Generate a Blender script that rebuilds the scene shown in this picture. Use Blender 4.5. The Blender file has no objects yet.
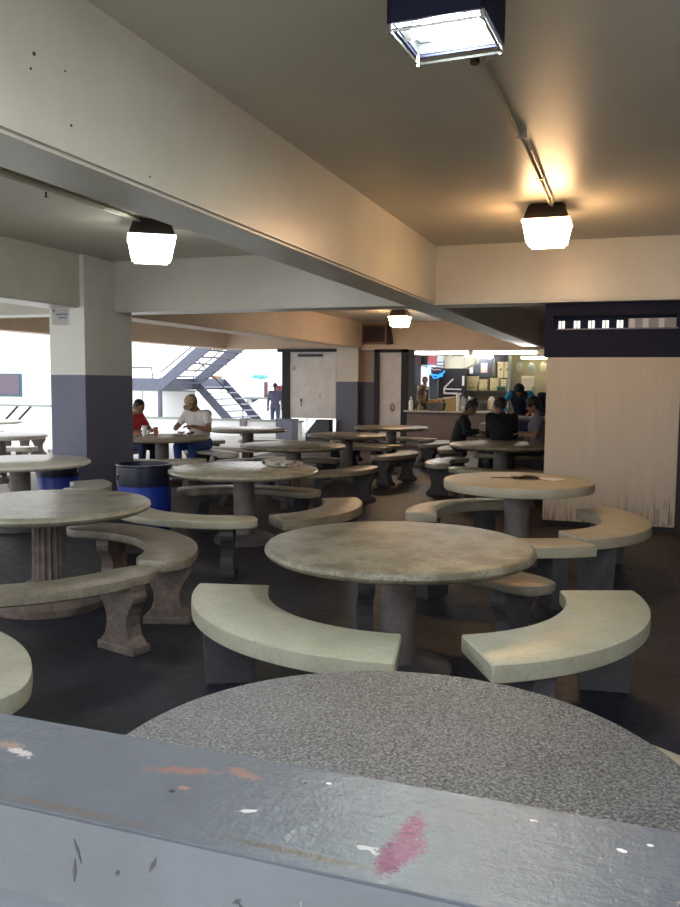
import bpy, bmesh, math, random
from math import sin, cos, pi, radians, sqrt, atan2
from mathutils import Vector as V, Matrix
random.seed(7)
S = bpy.context.scene
COL = S.collection

# ------------------------------------------------------------------ materials
def nodes(name):
    m = bpy.data.materials.new(name); m.use_nodes = True
    nt = m.node_tree
    return m, nt, nt.nodes['Principled BSDF']

def N(nt, kind, **kw):
    n = nt.nodes.new(kind)
    for k, v in kw.items():
        if k in n.inputs: n.inputs[k].default_value = v
        else: setattr(n, k, v)
    return n

def mixcol(nt, fac, a, b):
    n = nt.nodes.new('ShaderNodeMix'); n.data_type = 'RGBA'
    for s, v in ((n.inputs[0], fac), (n.inputs[6], a), (n.inputs[7], b)):
        if isinstance(v, bpy.types.NodeSocket): nt.links.new(v, s)
        elif isinstance(v, (int, float)): s.default_value = v
        else: s.default_value = (*v[:3], 1)
    return n.outputs[2]

def ramp(nt, src, lo, hi):
    r = nt.nodes.new('ShaderNodeMapRange')
    nt.links.new(src, r.inputs[0]); r.inputs[1].default_value = lo; r.inputs[2].default_value = hi
    return r.outputs[0]

def mat(name, col, rough=.6, metal=0, col2=None, scale=3, spread=(.35, .65), speck=None, speck_scale=120,
        speck_fac=.5, bump=0, bump_scale=60, spec=.5, coords='Object', detail=5):
    m, nt, b = nodes(name)
    tc = N(nt, 'ShaderNodeTexCoord').outputs[coords]
    out = None
    if col2 is not None:
        n = N(nt, 'ShaderNodeTexNoise', Scale=scale, Detail=detail, Roughness=.6); nt.links.new(tc, n.inputs['Vector'])
        out = mixcol(nt, ramp(nt, n.outputs[0], *spread), col, col2)
    if speck is not None:
        n = N(nt, 'ShaderNodeTexNoise', Scale=speck_scale, Detail=2, Roughness=.7); nt.links.new(tc, n.inputs['Vector'])
        mm = N(nt, 'ShaderNodeMath', operation='MULTIPLY'); nt.links.new(ramp(nt, n.outputs[0], .5, .66), mm.inputs[0]); mm.inputs[1].default_value = speck_fac
        out = mixcol(nt, mm.outputs[0], out if out else col, speck)
    if out: nt.links.new(out, b.inputs['Base Color'])
    else: b.inputs['Base Color'].default_value = (*col, 1)
    b.inputs['Roughness'].default_value = rough
    b.inputs['Metallic'].default_value = metal
    b.inputs['Specular IOR Level'].default_value = spec
    if bump:
        n = N(nt, 'ShaderNodeTexNoise', Scale=bump_scale, Detail=4, Roughness=.6); nt.links.new(tc, n.inputs['Vector'])
        bp = N(nt, 'ShaderNodeBump', Strength=bump, Distance=.01); nt.links.new(n.outputs[0], bp.inputs['Height'])
        nt.links.new(bp.outputs[0], b.inputs['Normal'])
    return m

def emis(name, col, strength):
    m, nt, b = nodes(name)
    b.inputs['Base Color'].default_value = (*col, 1)
    b.inputs['Emission Color'].default_value = (*col, 1)
    b.inputs['Emission Strength'].default_value = strength
    b.inputs['Roughness'].default_value = .4
    return m

M = {}
def panel_mat():
    m, nt, b = nodes('panel_paint')
    tc = N(nt, 'ShaderNodeTexCoord').outputs['Object']
    mp = N(nt, 'ShaderNodeMapping'); mp.inputs['Scale'].default_value = (9, 1, 1.1); nt.links.new(tc, mp.inputs['Vector'])
    n1 = N(nt, 'ShaderNodeTexNoise', Scale=1.2, Detail=6, Roughness=.65); nt.links.new(mp.outputs[0], n1.inputs['Vector'])
    c = mixcol(nt, ramp(nt, n1.outputs[0], .3, .75), (.45, .40, .335), (.40, .355, .295))
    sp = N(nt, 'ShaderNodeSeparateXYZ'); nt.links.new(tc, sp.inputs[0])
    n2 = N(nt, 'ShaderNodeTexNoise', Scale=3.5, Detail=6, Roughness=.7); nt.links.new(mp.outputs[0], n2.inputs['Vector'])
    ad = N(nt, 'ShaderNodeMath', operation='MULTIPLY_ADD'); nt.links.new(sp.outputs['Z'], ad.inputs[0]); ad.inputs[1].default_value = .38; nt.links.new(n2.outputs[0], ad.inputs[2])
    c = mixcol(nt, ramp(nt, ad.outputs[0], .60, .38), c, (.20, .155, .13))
    nt.links.new(c, b.inputs['Base Color']); b.inputs['Roughness'].default_value = .6
    return m
M['cream'] = mat('cream_paint', (.585, .56, .49), .34, col2=(.52, .495, .43), scale=1.4, bump=.06, bump_scale=7)
M['ceiling'] = mat('ceiling_paint', (.53, .50, .425), .38, col2=(.47, .44, .37), scale=.8, bump=.10, bump_scale=5)
M['soffit'] = mat('beam_soffit_paint', (.46, .43, .39), .5, col2=(.40, .37, .34), scale=1.4)
M['tan'] = mat('tan_paint', (.66, .50, .37), .5, col2=(.58, .44, .32), scale=1.2)
M['navy'] = mat('navy_paint', (.010, .011, .028), .65, spec=.15)
M['panel'] = panel_mat()
M['white_panel'] = mat('white_panel_paint', (.66, .62, .60), .5, col2=(.55, .50, .48), scale=3)
M['darkmetal'] = mat('bronze_metal', (.035, .026, .022), .4, .4)
M['black'] = mat('black_plastic', (.012, .012, .014), .35)
M['darkframe'] = mat('dark_frame', (.028, .026, .03), .6, spec=.25)
M['galv'] = mat('conduit_paint', (.36, .31, .22), .35, .3)
M['chrome'] = mat('bare_metal', (.6, .6, .6), .25, 1)
M['bluegrey'] = mat('steel_paint', (.16, .17, .24), .45, .2, col2=(.13, .14, .19), scale=5)
M['whitemat'] = mat('white_paint', (.9, .9, .9), .5)
M['bluebin'] = mat('blue_plastic', (.006, .03, .30), .35)
M['binrim'] = mat('dark_bin_band', (.008, .010, .03), .3)
# concretes
M['top_mottled'] = mat('mottled_concrete', (.27, .24, .175), .30, col2=(.125, .108, .075), scale=6, spread=(.4, .6), speck=(.085, .075, .055), speck_scale=60, speck_fac=.75, bump=.4, bump_scale=120)
M['top_green'] = mat('weathered_concrete', (.37, .36, .28), .24, col2=(.23, .215, .155), scale=6, speck=(.17, .16, .12), speck_scale=60, speck_fac=.4, bump=.2, bump_scale=90)
M['top_cream'] = mat('cream_concrete', (.40, .36, .27), .42, col2=(.34, .30, .22), scale=5, bump=.08)
M['bench_cream'] = mat('cream_bench_concrete', (.46, .45, .35), .38, col2=(.39, .375, .28), scale=4, bump=.06, speck=(.24, .22, .16), speck_scale=40, speck_fac=.3)
M['bench_old'] = mat('worn_bench_concrete', (.29, .255, .195), .36, col2=(.18, .155, .115), scale=7, speck=(.10, .085, .065), speck_scale=60, speck_fac=.5, bump=.25, bump_scale=80)
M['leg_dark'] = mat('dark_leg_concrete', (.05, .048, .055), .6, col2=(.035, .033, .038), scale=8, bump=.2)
M['leg_grey'] = mat('grey_leg_concrete', (.105, .10, .115), .6, col2=(.07, .068, .075), scale=8, bump=.2)
M['leg_brown'] = mat('brown_leg_concrete', (.20, .155, .13), .5, col2=(.10, .078, .07), scale=9, speck=(.05, .04, .035), speck_scale=50, bump=.3)
M['post'] = mat('post_concrete', (.16, .14, .135), .6, col2=(.11, .095, .09), scale=8, speck=(.28, .25, .23), speck_scale=110, speck_fac=.35, bump=.3, bump_scale=120)
M['out_conc'] = mat('sunlit_concrete', (.66, .64, .58), .3, col2=(.58, .55, .48), scale=5)  # pale outdoor concrete; by the pillar its paleness stands in for reflected sky

def coarse():
    m, nt, b = nodes('exposed_aggregate')
    tc = N(nt, 'ShaderNodeTexCoord').outputs['Object']
    n1 = N(nt, 'ShaderNodeTexNoise', Scale=6., Detail=4); nt.links.new(tc, n1.inputs['Vector'])
    v = N(nt, 'ShaderNodeTexVoronoi', Scale=210.); nt.links.new(tc, v.inputs['Vector'])
    n2 = N(nt, 'ShaderNodeTexNoise', Scale=120., Detail=6, Roughness=.85); nt.links.new(tc, n2.inputs['Vector'])
    c1 = mixcol(nt, ramp(nt, n1.outputs[0], .35, .65), (.055, .055, .056), (.09, .09, .09))
    c2 = mixcol(nt, ramp(nt, n2.outputs[0], .44, .64), c1, (.36, .36, .36))  # pale aggregate specks, also standing in for sky glints
    c3 = mixcol(nt, ramp(nt, n2.outputs[0], .47, .3), c2, (.018, .017, .016))
    nt.links.new(c3, b.inputs['Base Color']); b.inputs['Roughness'].default_value = .24; b.inputs['Specular IOR Level'].default_value = .9
    bp = N(nt, 'ShaderNodeBump', Strength=.9, Distance=.005); nt.links.new(n2.outputs[0], bp.inputs['Height'])
    bp2 = N(nt, 'ShaderNodeBump', Strength=.6, Distance=.006); nt.links.new(v.outputs[0], bp2.inputs['Height']); nt.links.new(bp.outputs[0], bp2.inputs['Normal'])
    nt.links.new(bp2.outputs[0], b.inputs['Normal'])
    return m
M['coarse'] = coarse()

def floor_mat():
    m, nt, b = nodes('dark_floor_paint')
    tc = N(nt, 'ShaderNodeTexCoord').outputs['Object']
    n1 = N(nt, 'ShaderNodeTexNoise', Scale=.9, Detail=6, Roughness=.65); nt.links.new(tc, n1.inputs['Vector'])
    n3 = N(nt, 'ShaderNodeTexNoise', Scale=14., Detail=6, Roughness=.7); nt.links.new(tc, n3.inputs['Vector'])
    base = mixcol(nt, ramp(nt, n1.outputs[0], .35, .65), (.009, .009, .015), (.026, .027, .042))
    base = mixcol(nt, ramp(nt, n3.outputs[0], .68, .8), base, (.085, .085, .10))
    # reddish reflection of the warm beams mixed into the colour further inside
    sp = N(nt, 'ShaderNodeSeparateXYZ'); nt.links.new(tc, sp.inputs[0])
    wob = N(nt, 'ShaderNodeMath', operation='MULTIPLY_ADD'); nt.links.new(n1.outputs[0], wob.inputs[0]); wob.inputs[1].default_value = 5; nt.links.new(sp.outputs['Y'], wob.inputs[2])
    base = mixcol(nt, ramp(nt, wob.outputs[0], 9, 13), base, (.038, .020, .018))
    br = N(nt, 'ShaderNodeTexBrick', Scale=1.0); br.offset = 0
    br.inputs['Mortar Size'].default_value = .006; br.inputs['Brick Width'].default_value = 2.55; br.inputs['Row Height'].default_value = 2.9
    nt.links.new(tc, br.inputs['Vector'])
    base = mixcol(nt, br.outputs['Fac'], base, (.012, .012, .014))
    nt.links.new(base, b.inputs['Base Color'])
    nt.links.new(ramp(nt, n3.outputs[0], -.5, 1.3), b.inputs['Roughness'])
    bp = N(nt, 'ShaderNodeBump', Strength=.15, Distance=.01); nt.links.new(n3.outputs[0], bp.inputs['Height']); nt.links.new(bp.outputs[0], b.inputs['Normal'])
    return m
M['floor'] = floor_mat()

def pillar_mat(z, name, upper, lower):
    m, nt, b = nodes(name)
    tc = N(nt, 'ShaderNodeNewGeometry').outputs['Position']
    sp = N(nt, 'ShaderNodeSeparateXYZ'); nt.links.new(tc, sp.inputs[0])
    g = N(nt, 'ShaderNodeMath', operation='GREATER_THAN'); nt.links.new(sp.outputs['Z'], g.inputs[0]); g.inputs[1].default_value = z
    n = N(nt, 'ShaderNodeTexNoise', Scale=3., Detail=5); nt.links.new(tc, n.inputs['Vector'])
    lo = mixcol(nt, n.outputs[0], lower, [c * 1.35 for c in lower])
    up = mixcol(nt, n.outputs[0], upper, [c * .85 for c in upper])
    nt.links.new(mixcol(nt, g.outputs[0], lo, up), b.inputs['Base Color'])
    b.inputs['Roughness'].default_value = .4
    return m
M['pillar'] = pillar_mat(1.67, 'two_tone_pillar_paint', (.74, .73, .68), (.10, .105, .165))
M['pillar_far'] = pillar_mat(1.60, 'two_tone_far_pillar_paint', (.60, .54, .46), (.075, .075, .105))

def rail_mat():
    m, nt, b = nodes('chipped_grey_rail_paint')
    tc = N(nt, 'ShaderNodeTexCoord').outputs['Object']
    n1 = N(nt, 'ShaderNodeTexNoise', Scale=5., Detail=6, Roughness=.6); nt.links.new(tc, n1.inputs['Vector'])
    n2 = N(nt, 'ShaderNodeTexNoise', Scale=38., Detail=6, Roughness=.7); nt.links.new(tc, n2.inputs['Vector'])
    c = mixcol(nt, ramp(nt, n1.outputs[0], .35, .65), (.088, .096, .110), (.108, .118, .136))
    # dark grime specks and pale chips
    c = mixcol(nt, ramp(nt, n2.outputs[0], .70, .76), c, (.045, .04, .04))
    mp = N(nt, 'ShaderNodeMapping'); mp.inputs['Location'].default_value = (3.3, 1.7, 0); nt.links.new(tc, mp.inputs['Vector'])
    n4 = N(nt, 'ShaderNodeTexNoise', Scale=24., Detail=3, Roughness=.6); nt.links.new(mp.outputs[0], n4.inputs['Vector'])
    c = mixcol(nt, ramp(nt, n4.outputs[0], .73, .75), c, (.32, .31, .30))
    sp = N(nt, 'ShaderNodeSeparateXYZ'); nt.links.new(tc, sp.inputs[0])
    def blob(x, y, rx, ry, rot, thr, colr, nscale=60, amt=.8, soft=.12):
        nonlocal c
        mp = N(nt, 'ShaderNodeMapping'); mp.vector_type = 'TEXTURE'
        mp.inputs['Location'].default_value = (x, y - .88, 0); mp.inputs['Rotation'].default_value = (0, 0, rot); mp.inputs['Scale'].default_value = (rx, ry, 1)
        cb = N(nt, 'ShaderNodeCombineXYZ'); nt.links.new(sp.outputs['X'], cb.inputs[0]); nt.links.new(sp.outputs['Y'], cb.inputs[1])
        nt.links.new(cb.outputs[0], mp.inputs['Vector'])
        ln = N(nt, 'ShaderNodeVectorMath', operation='LENGTH'); nt.links.new(mp.outputs[0], ln.inputs[0])
        nn = N(nt, 'ShaderNodeTexNoise', Scale=nscale, Detail=5, Roughness=.75); nt.links.new(tc, nn.inputs['Vector'])
        ad = N(nt, 'ShaderNodeMath', operation='MULTIPLY_ADD'); nt.links.new(nn.outputs[0], ad.inputs[0]); ad.inputs[1].default_value = amt * 2; nt.links.new(ln.outputs['Value'], ad.inputs[2])
        f = ramp(nt, ad.outputs[0], thr + amt + soft, thr + amt - soft)
        c = mixcol(nt, f, c, colr)
    # magenta scribble, rusty scuffs, white chips: (x, y) measured on the plank
    blob(-.228, .830, .015, .036, -.02, 1.0, (.11, .003, .055), 210, 1.5, .22)
    blob(-.222, .885, .014, .040, -.05, .9, (.13, .012, .065), 210, 1.7, .30)
    blob(-.212, .850, .016, .030, -.25, .8, (.15, .03, .085), 230, 1.8, .40)
    blob(-.545, .925, .045, .010, .25, .9, (.20, .11, .09), 70, 1.6, .35)
    blob(-.465, .945, .030, .010, -.3, .9, (.20, .12, .10), 70, 1.6, .35)
    blob(-.520, .885, .008, .005, 0, 1.0, (.25, .14, .12), 60, .8, .3)
    blob(-.790, .895, .035, .010, -.3, .75, (.42, .38, .36), 90, 1.5, .15)
    blob(-.820, .905, .030, .012, .3, .8, (.24, .17, .14), 90, 1.5, .35)
    blob(-.418, .862, .013, .004, .4, .9, (.50, .48, .46), 110, 1.0, .12)
    blob(-.350, .960, .0035, .0025, 0, 1, (.6, .6, .6), 90, .2, .1)
    blob(-.380, .950, .003, .003, 0, 1, (.02, .02, .02), 90, .2, .1)
    blob(-.530, .872, .004, .004, 0, 1, (.02, .02, .02), 90, .2, .1)
    blob(-.09, .960, .006, .003, 0, .9, (.35, .3, .28), 90, .7, .1)
    blob(.010, .930, .006, .0035, -.4, 1, (.55, .55, .55), 90, .7, .1)
    blob(.040, .952, .004, .003, 0, 1, (.6, .6, .58), 90, .4, .1)
    blob(-.33, .80, .10, .006, .0, .8, (.10, .085, .07), 120, 1.7, .3)
    blob(-.62, .79, .12, .006, .0, .8, (.11, .09, .08), 120, 1.7, .3)
    nt.links.new(c, b.inputs['Base Color']); b.inputs['Roughness'].default_value = .22; b.inputs['Specular IOR Level'].default_value = .7
    w = N(nt, 'ShaderNodeMapping'); w.inputs['Scale'].default_value = (5, 110, 60); nt.links.new(tc, w.inputs['Vector'])
    n5 = N(nt, 'ShaderNodeTexNoise', Scale=1., Detail=4); nt.links.new(w.outputs[0], n5.inputs['Vector'])
    bp = N(nt, 'ShaderNodeBump', Strength=.22, Distance=.004); nt.links.new(n5.outputs[0], bp.inputs['Height'])
    bp2 = N(nt, 'ShaderNodeBump', Strength=.5, Distance=.006); nt.links.new(n2.outputs[0], bp2.inputs['Height']); nt.links.new(bp.outputs[0], bp2.inputs['Normal'])
    nt.links.new(bp2.outputs[0], b.inputs['Normal'])
    return m
M['rail'] = rail_mat()

def flat(name, c, r=.6): 
    if name not in M: M[name] = mat(name, c, r)
    return M[name]

# ------------------------------------------------------------------ mesh helpers
def obj(name, bm, m, parent=None, smooth=False, loc=None, rot=0):
    if isinstance(bm, bmesh.types.BMesh):
        bmesh.ops.recalc_face_normals(bm, faces=bm.faces)
        me = bpy.data.meshes.new(name); bm.to_mesh(me); bm.free()
    else: me = bm
    if m is not None: me.materials.clear(); me.materials.append(m)
    if smooth:
        me.shade_smooth() if smooth is True else me.shade_auto_smooth() if hasattr(me, 'shade_auto_smooth') else None
        if smooth == 'auto':
            for p in me.polygons: p.use_smooth = True
            me.set_sharp_from_angle(angle=radians(35))
    o = bpy.data.objects.new(name, me); COL.objects.link(o)
    if parent is not None: o.parent = parent
    if loc is not None: o.location = loc
    if rot: o.rotation_euler = (0, 0, rot)
    return o

def thing(name, label, cat, loc=(0, 0, 0), rot=0, group=None):
    o = bpy.data.objects.new(name, None); COL.objects.link(o); o.empty_display_size = .1
    o.location = loc; o.rotation_euler = (0, 0, rot)
    return tag(o, label, cat, group)

def tag(o, label, cat, group=None):
    o['label'] = label; o['category'] = cat
    if group: o['group'] = group
    return o

def struct(name, bm, m, parent=None, **k):
    o = obj(name, bm, m, parent, **k)
    if parent is None: o['kind'] = 'structure'
    return o

def box(bm, x0, x1, y0, y1, z0, z1, bev=0, mtx=None):
    t = bmesh.new() if bev or mtx else bm
    vs = [t.verts.new(p) for p in ((x0, y0, z0), (x1, y0, z0), (x1, y1, z0), (x0, y1, z0), (x0, y0, z1), (x1, y0, z1), (x1, y1, z1), (x0, y1, z1))]
    for f in ((0, 3, 2, 1), (4, 5, 6, 7), (0, 1, 5, 4), (1, 2, 6, 5), (2, 3, 7, 6), (3, 0, 4, 7)): t.faces.new([vs[i] for i in f])
    if t is not bm:
        if bev: bmesh.ops.bevel(t, geom=t.edges[:], offset=bev, segments=2, profile=.6, affect='EDGES')
        if mtx: bmesh.ops.transform(t, matrix=mtx, verts=t.verts)
        me = bpy.data.meshes.new('tmp'); t.to_mesh(me); t.free(); bm.from_mesh(me); bpy.data.meshes.remove(me)
    return bm
def B(*a, **k): return box(bmesh.new(), *a, **k)

def lathe(bm, prof, n=48, c=(0, 0, 0), flute=0, nfl=16):
    rings = []
    for r, z in prof:
        ring = []
        for i in range(n):
            a = 2 * pi * i / n
            rr = r * (1 - (flute * abs(sin(a * nfl / 2)) if flute else 0))
            ring.append(bm.verts.new((c[0] + rr * cos(a), c[1] + rr * sin(a), c[2] + z)))
        rings.append(ring)
    for a, b in zip(rings, rings[1:]):
        for i in range(n): bm.faces.new((a[i], a[(i + 1) % n], b[(i + 1) % n], b[i]))
    bm.faces.new(rings[0][::-1]); bm.faces.new(rings[-1])
    return bm
def L(prof, **k): return lathe(bmesh.new(), prof, **k)

def tube(bm, pts, r, n=10):
    pts = [V(p) for p in pts]
    rings = []
    up = V((0, 0, 1))
    for i, p in enumerate(pts):
        d = (pts[min(i + 1, len(pts) - 1)] - pts[max(i - 1, 0)]).normalized()
        s = d.cross(up if abs(d.z) < .95 else V((1, 0, 0))).normalized(); t = s.cross(d)
        rr = r[i] if isinstance(r, (list, tuple)) else r
        rings.append([bm.verts.new(p + (s * cos(2 * pi * k / n) + t * sin(2 * pi * k / n)) * rr) for k in range(n)])
    for a, b in zip(rings, rings[1:]):
        for i in range(n): bm.faces.new((a[i], a[(i + 1) % n], b[(i + 1) % n], b[i]))
    bm.faces.new(rings[0][::-1]); bm.faces.new(rings[-1])
    return bm
def T(*a, **k): return tube(bmesh.new(), *a, **k)

def prism(bm, pts, h, axis='y', off=0, bev=0):
    """outline (u, v) extruded along an axis; centred"""
    t = bmesh.new()
    def P(u, v, w): return (u, w, v) if axis == 'y' else ((w, u, v) if axis == 'x' else (u, v, w))
    a = [t.verts.new(P(u, v, off - h / 2)) for u, v in pts]; b = [t.verts.new(P(u, v, off + h / 2)) for u, v in pts]
    t.faces.new(a); t.faces.new(b[::-1])
    for i in range(len(pts)):
        j = (i + 1) % len(pts); t.faces.new((a[j], a[i], b[i], b[j]))
    bmesh.ops.recalc_face_normals(t, faces=t.faces)
    if bev: bmesh.ops.bevel(t, geom=t.edges[:], offset=bev, segments=2, profile=.6, affect='EDGES')
    me = bpy.data.meshes.new('tmp'); t.to_mesh(me); t.free(); bm.from_mesh(me); bpy.data.meshes.remove(me)
    return bm
def P(*a, **k): return prism(bmesh.new(), *a, **k)

def ell(bm, c, r, seg=20, rings=12, rot=None):
    m = Matrix.Translation(c) @ (rot.to_4x4() if rot else Matrix.Identity(4)) @ Matrix.Diagonal((*r, 1))
    bmesh.ops.create_uvsphere(bm, u_segments=seg, v_segments=rings, radius=1, matrix=m)
    return bm

def children(o): return [c for c in COL.objects if c.parent == o]
def copy_tree(o, parent=None):
    c = o.copy(); COL.objects.link(c); c.parent = parent
    for ch in children(o): copy_tree(ch, c)
    return c

# ------------------------------------------------------------------ camera (pin-hole, level with a standing eye at 1.62 m)
FPX = 820.0
yaw = math.atan(289 / FPX); pitch = math.atan(72.5 / FPX); roll = .008
f = V((-sin(yaw) * cos(pitch), cos(yaw) * cos(pitch), -sin(pitch))); r0 = V((cos(yaw), sin(yaw), 0)); u0 = r0.cross(f)
r = r0 * cos(roll) + u0 * sin(roll); u = -r0 * sin(roll) + u0 * cos(roll)
cam = bpy.data.cameras.new('camera'); co = bpy.data.objects.new('camera', cam); COL.objects.link(co)
mw = Matrix((r, u, -f)).transposed().to_4x4(); mw.translation = (0, 0, 1.62); co.matrix_world = mw
cam.sensor_fit = 'HORIZONTAL'; cam.sensor_width = 36; cam.lens = FPX / 680 * 36; cam.clip_start = .02; cam.clip_end = 300
S.camera = co

# ------------------------------------------------------------------ world and view
w = bpy.data.worlds.new('overcast_sky'); S.world = w; w.use_nodes = True
nt = w.node_tree; bg = nt.nodes['Background']
tc = N(nt, 'ShaderNodeTexCoord').outputs['Generated']
sp = N(nt, 'ShaderNodeSeparateXYZ'); nt.links.new(tc, sp.inputs[0])
nt.links.new(mixcol(nt, ramp(nt, sp.outputs['Z'], -.1, .7), (1.0, .985, .97), (.86, .93, 1.0)), bg.inputs['Color'])
bg.inputs['Strength'].default_value = 2.6
S.view_settings.view_transform = 'Standard'; S.view_settings.look = 'None'; S.view_settings.exposure = 0; S.view_settings.gamma = 1
S.view_settings.use_curve_mapping = False

# ------------------------------------------------------------------ setting
ZB, ZC = 2.50, 3.16
struct('floor', B(-7.6, 3.4, .78, 26.5, -.12, 0), M['floor'])
g = struct('ground', B(-90, 60, -40, 90, -.3, -.13), mat('pale_paving', (.75, .73, .70), .8, col2=(.68, .66, .63), scale=.6))
struct('walkway', B(-30, -7.6, -4, 45, -.13, 0), mat('pale_walkway', (.75, .73, .70), .75, col2=(.66, .64, .61), scale=.8))
struct('ceiling', B(-11.3, 3.4, 1.3, 26.5, ZC, ZC + .25), M['ceiling'])  # carried past the left edge beam, unseen, to shade the tan outer beam
def beam(name, x0, x1, y0, y1, m=None, z0=ZB):
    bm = B(x0, x1, y0, y1, z0, ZC)
    bmesh.ops.bevel(bm, geom=[e for e in bm.edges if all(v.co.z < z0 + .01 for v in e.verts)], offset=.018, segments=2, affect='EDGES')
    return struct(name, bm, m or M['cream'], smooth='auto')
beam('trim_1', -2.53, -2.15, 1.3, 9.35)        # main beam over the tables
beam('trim_2', -11.0, 3.4, 9.35, 9.82)         # cross beam
beam('trim_3', -2.58, -2.15, 9.82, 20.9)       # main beam, second bay
beam('trim_4', -6.98, -6.50, 1.3, 8.66)        # left edge beam
beam('trim_5', -7.25, -6.74, 9.82, 20.9, M['tan'])
beam('trim_6', -7.30, -.2, 20.9, 21.3, M['tan'], 2.44)
beam('trim_7', -11.25, -10.8, 1.3, 20.9, M['tan'], 2.50)
beam('trim_8', -11.25, -7.30, 20.9, 21.3, M['tan'], 2.48)

def pillar(x0, x1, y0, y1, m, name):
    return struct(name, B(x0, x1, y0, y1, 0, ZC, bev=.012), m)
# left pillar: body set back from a full-height front strip
bm = B(-6.94, -6.47, 8.98, 9.74, 0, ZC - .001, bev=.008); box(bm, -6.97, -6.44, 8.66, 8.99, 0, ZC - .001, bev=.01)
lp = struct('pillar_left', bm, M['pillar'])
pillar(-7.48, -6.86, 20.86, 21.5, M['pillar_far'], 'pillar_far')
struct('pillar_far_return', B(-6.86, -6.36, 21.12, 21.5, 0, 2.44), pillar_mat(1.60, 'far_pillar_return_shaded', (.40, .30, .21), (.045, .04, .05)))  # shaded side of the pillar: same two tones, shade put into the colour

# paper notice on the pillar
t = thing('paper_notice', 'small white paper notice taped high on the left pillar', 'notice', (-6.79, 8.663, 2.39))
bm = bmesh.new(); 
gv = [[bm.verts.new((-.125 + .25 * i / 6, -.003 - .014 * (i / 6) ** 3 * (1 - j / 4), -.1 + .2 * j / 4)) for i in range(7)] for j in range(5)]
for j in range(4):
    for i in range(6): bm.faces.new((gv[j][i], gv[j][i + 1], gv[j + 1][i + 1], gv[j + 1][i]))
bmesh.ops.solidify(bm, geom=bm.faces, thickness=.002)
obj('paper_sheet', bm, flat('paper', (.85, .82, .82)), t)
bm = bmesh.new()
random.seed(3)
for z, xs in ((.035, (-.07, .10)), (-.005, (-.03, .085))):
    x = xs[0]
    while x < xs[1]:
        ww = random.uniform(.008, .02); box(bm, x, x + ww, -.0085, -.0070, z - .011, z + .011); x += ww + .006
obj('printed_lines', bm, flat('faded_ink', (.22, .21, .25)), t)
bm = B(-.17, .14, -.012, -.001, .112, .122)
obj('tape_strip', bm, flat('dark_tape', (.08, .035, .04)), t)

# partition at the right with a navy header and a slot whose panes emit stand-in daylight
struct('wall_back', B(-.89, .50, 9.46, 9.58, .07, 1.90), M['panel'])
bm = B(-.93, .55, 9.50, 9.70, 1.90, 2.22); box(bm, -.93, .55, 9.50, 9.70, 2.36, ZB); box(bm, -.93, -.84, 9.50, 9.70, 2.22, 2.36); box(bm, .44, .55, 9.50, 9.70, 2.22, 2.36)
t = thing('header_box', 'navy painted header box with a long slot above the cream partition', 'header', (0, 0, 0))
obj('header_body', bm, M['navy'], t)
bm = B(-.80, .46, 9.475, 9.50, 2.205, 2.218); obj('slot_lip', bm, M['bluegrey'], t)
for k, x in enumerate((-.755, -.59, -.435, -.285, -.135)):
    obj('glow_pane', B(x - .033, x + .033, 9.60, 9.61, 2.225, 2.31), emis('glow_pane', (.93, .97, 1.0), .85), t)  # emissive pane; daylight is put into its own glow
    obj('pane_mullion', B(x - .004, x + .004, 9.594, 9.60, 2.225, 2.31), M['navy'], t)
obj('grey_backing', B(-.05, .44, 9.62, 9.63, 2.22, 2.33), flat('grey_backing', (.30, .31, .34)), t)
for x in (-.01, .13, .29): obj('pale_pane', B(x - .03, x + .03, 9.605, 9.62, 2.225, 2.325), flat('pale_pane', (.62, .62, .65)), t)
obj('slot_back', B(-.84, .44, 9.64, 9.66, 2.22, 2.36), M['navy'], t)
struct('wall_post', B(.50, .70, 9.42, 9.66, 0, 1.90), M['darkframe'])
struct('baseboard_back', B(-.89, .50, 9.48, 9.56, 0, .07), M['black'])
struct('wall_back_right', B(.70, 3.4, 9.5, 9.7, 0, ZB), M['darkframe'])
struct('wall_right', B(3.4, 3.55, .78, 26.5, 0, ZC), M['cream'])
struct('wall_sky_block', B(-.30, -.20, 9.82, 24, 0, ZC), mat('sky_block_paint', (.25, .22, .18), .6))  # unseen wall added to keep sky light out of the second bay
# dark grime runs near the foot of the partition
random.seed(5)
bm = bmesh.new()
for i in range(9):
    x = random.choice([random.uniform(.0, .47), .46 + random.uniform(-.02, .02)])
    h = random.uniform(.06, .40); ww = random.uniform(.002, .005)
    prism(bm, [(x - ww, .09), (x + ww, .09), (x + ww * .7, .09 + h * .5), (x + random.uniform(-.01, .01), .09 + h), (x - ww * .8, .09 + h * .4)], .002, 'y', 9.4585)
struct('wall_back_stains', bm, flat('grime', (.10, .075, .06)))

# front parapet with the chipped cap
t = thing('railing', 'chipped grey painted railing cap across the foreground with a magenta scribble', 'railing', (0, .88, 0))
bm = B(-4.2, 3.3, -.105, .115, .985, 1.10)
bmesh.ops.bevel(bm, geom=[e for e in bm.edges if abs(e.verts[0].co.y - e.verts[1].co.y) < 1e-4 and abs(e.verts[0].co.z - e.verts[1].co.z) < 1e-4], offset=.003, segments=2, affect='EDGES')
# keep material coordinates in world units
me_r = obj('cap_plank', bm, M['rail'], t)
obj('parapet', B(-4.2, 3.3, -.06, .04, -.12, .985), flat('parapet_paint', (.12, .13, .15), .6), t)
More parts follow.
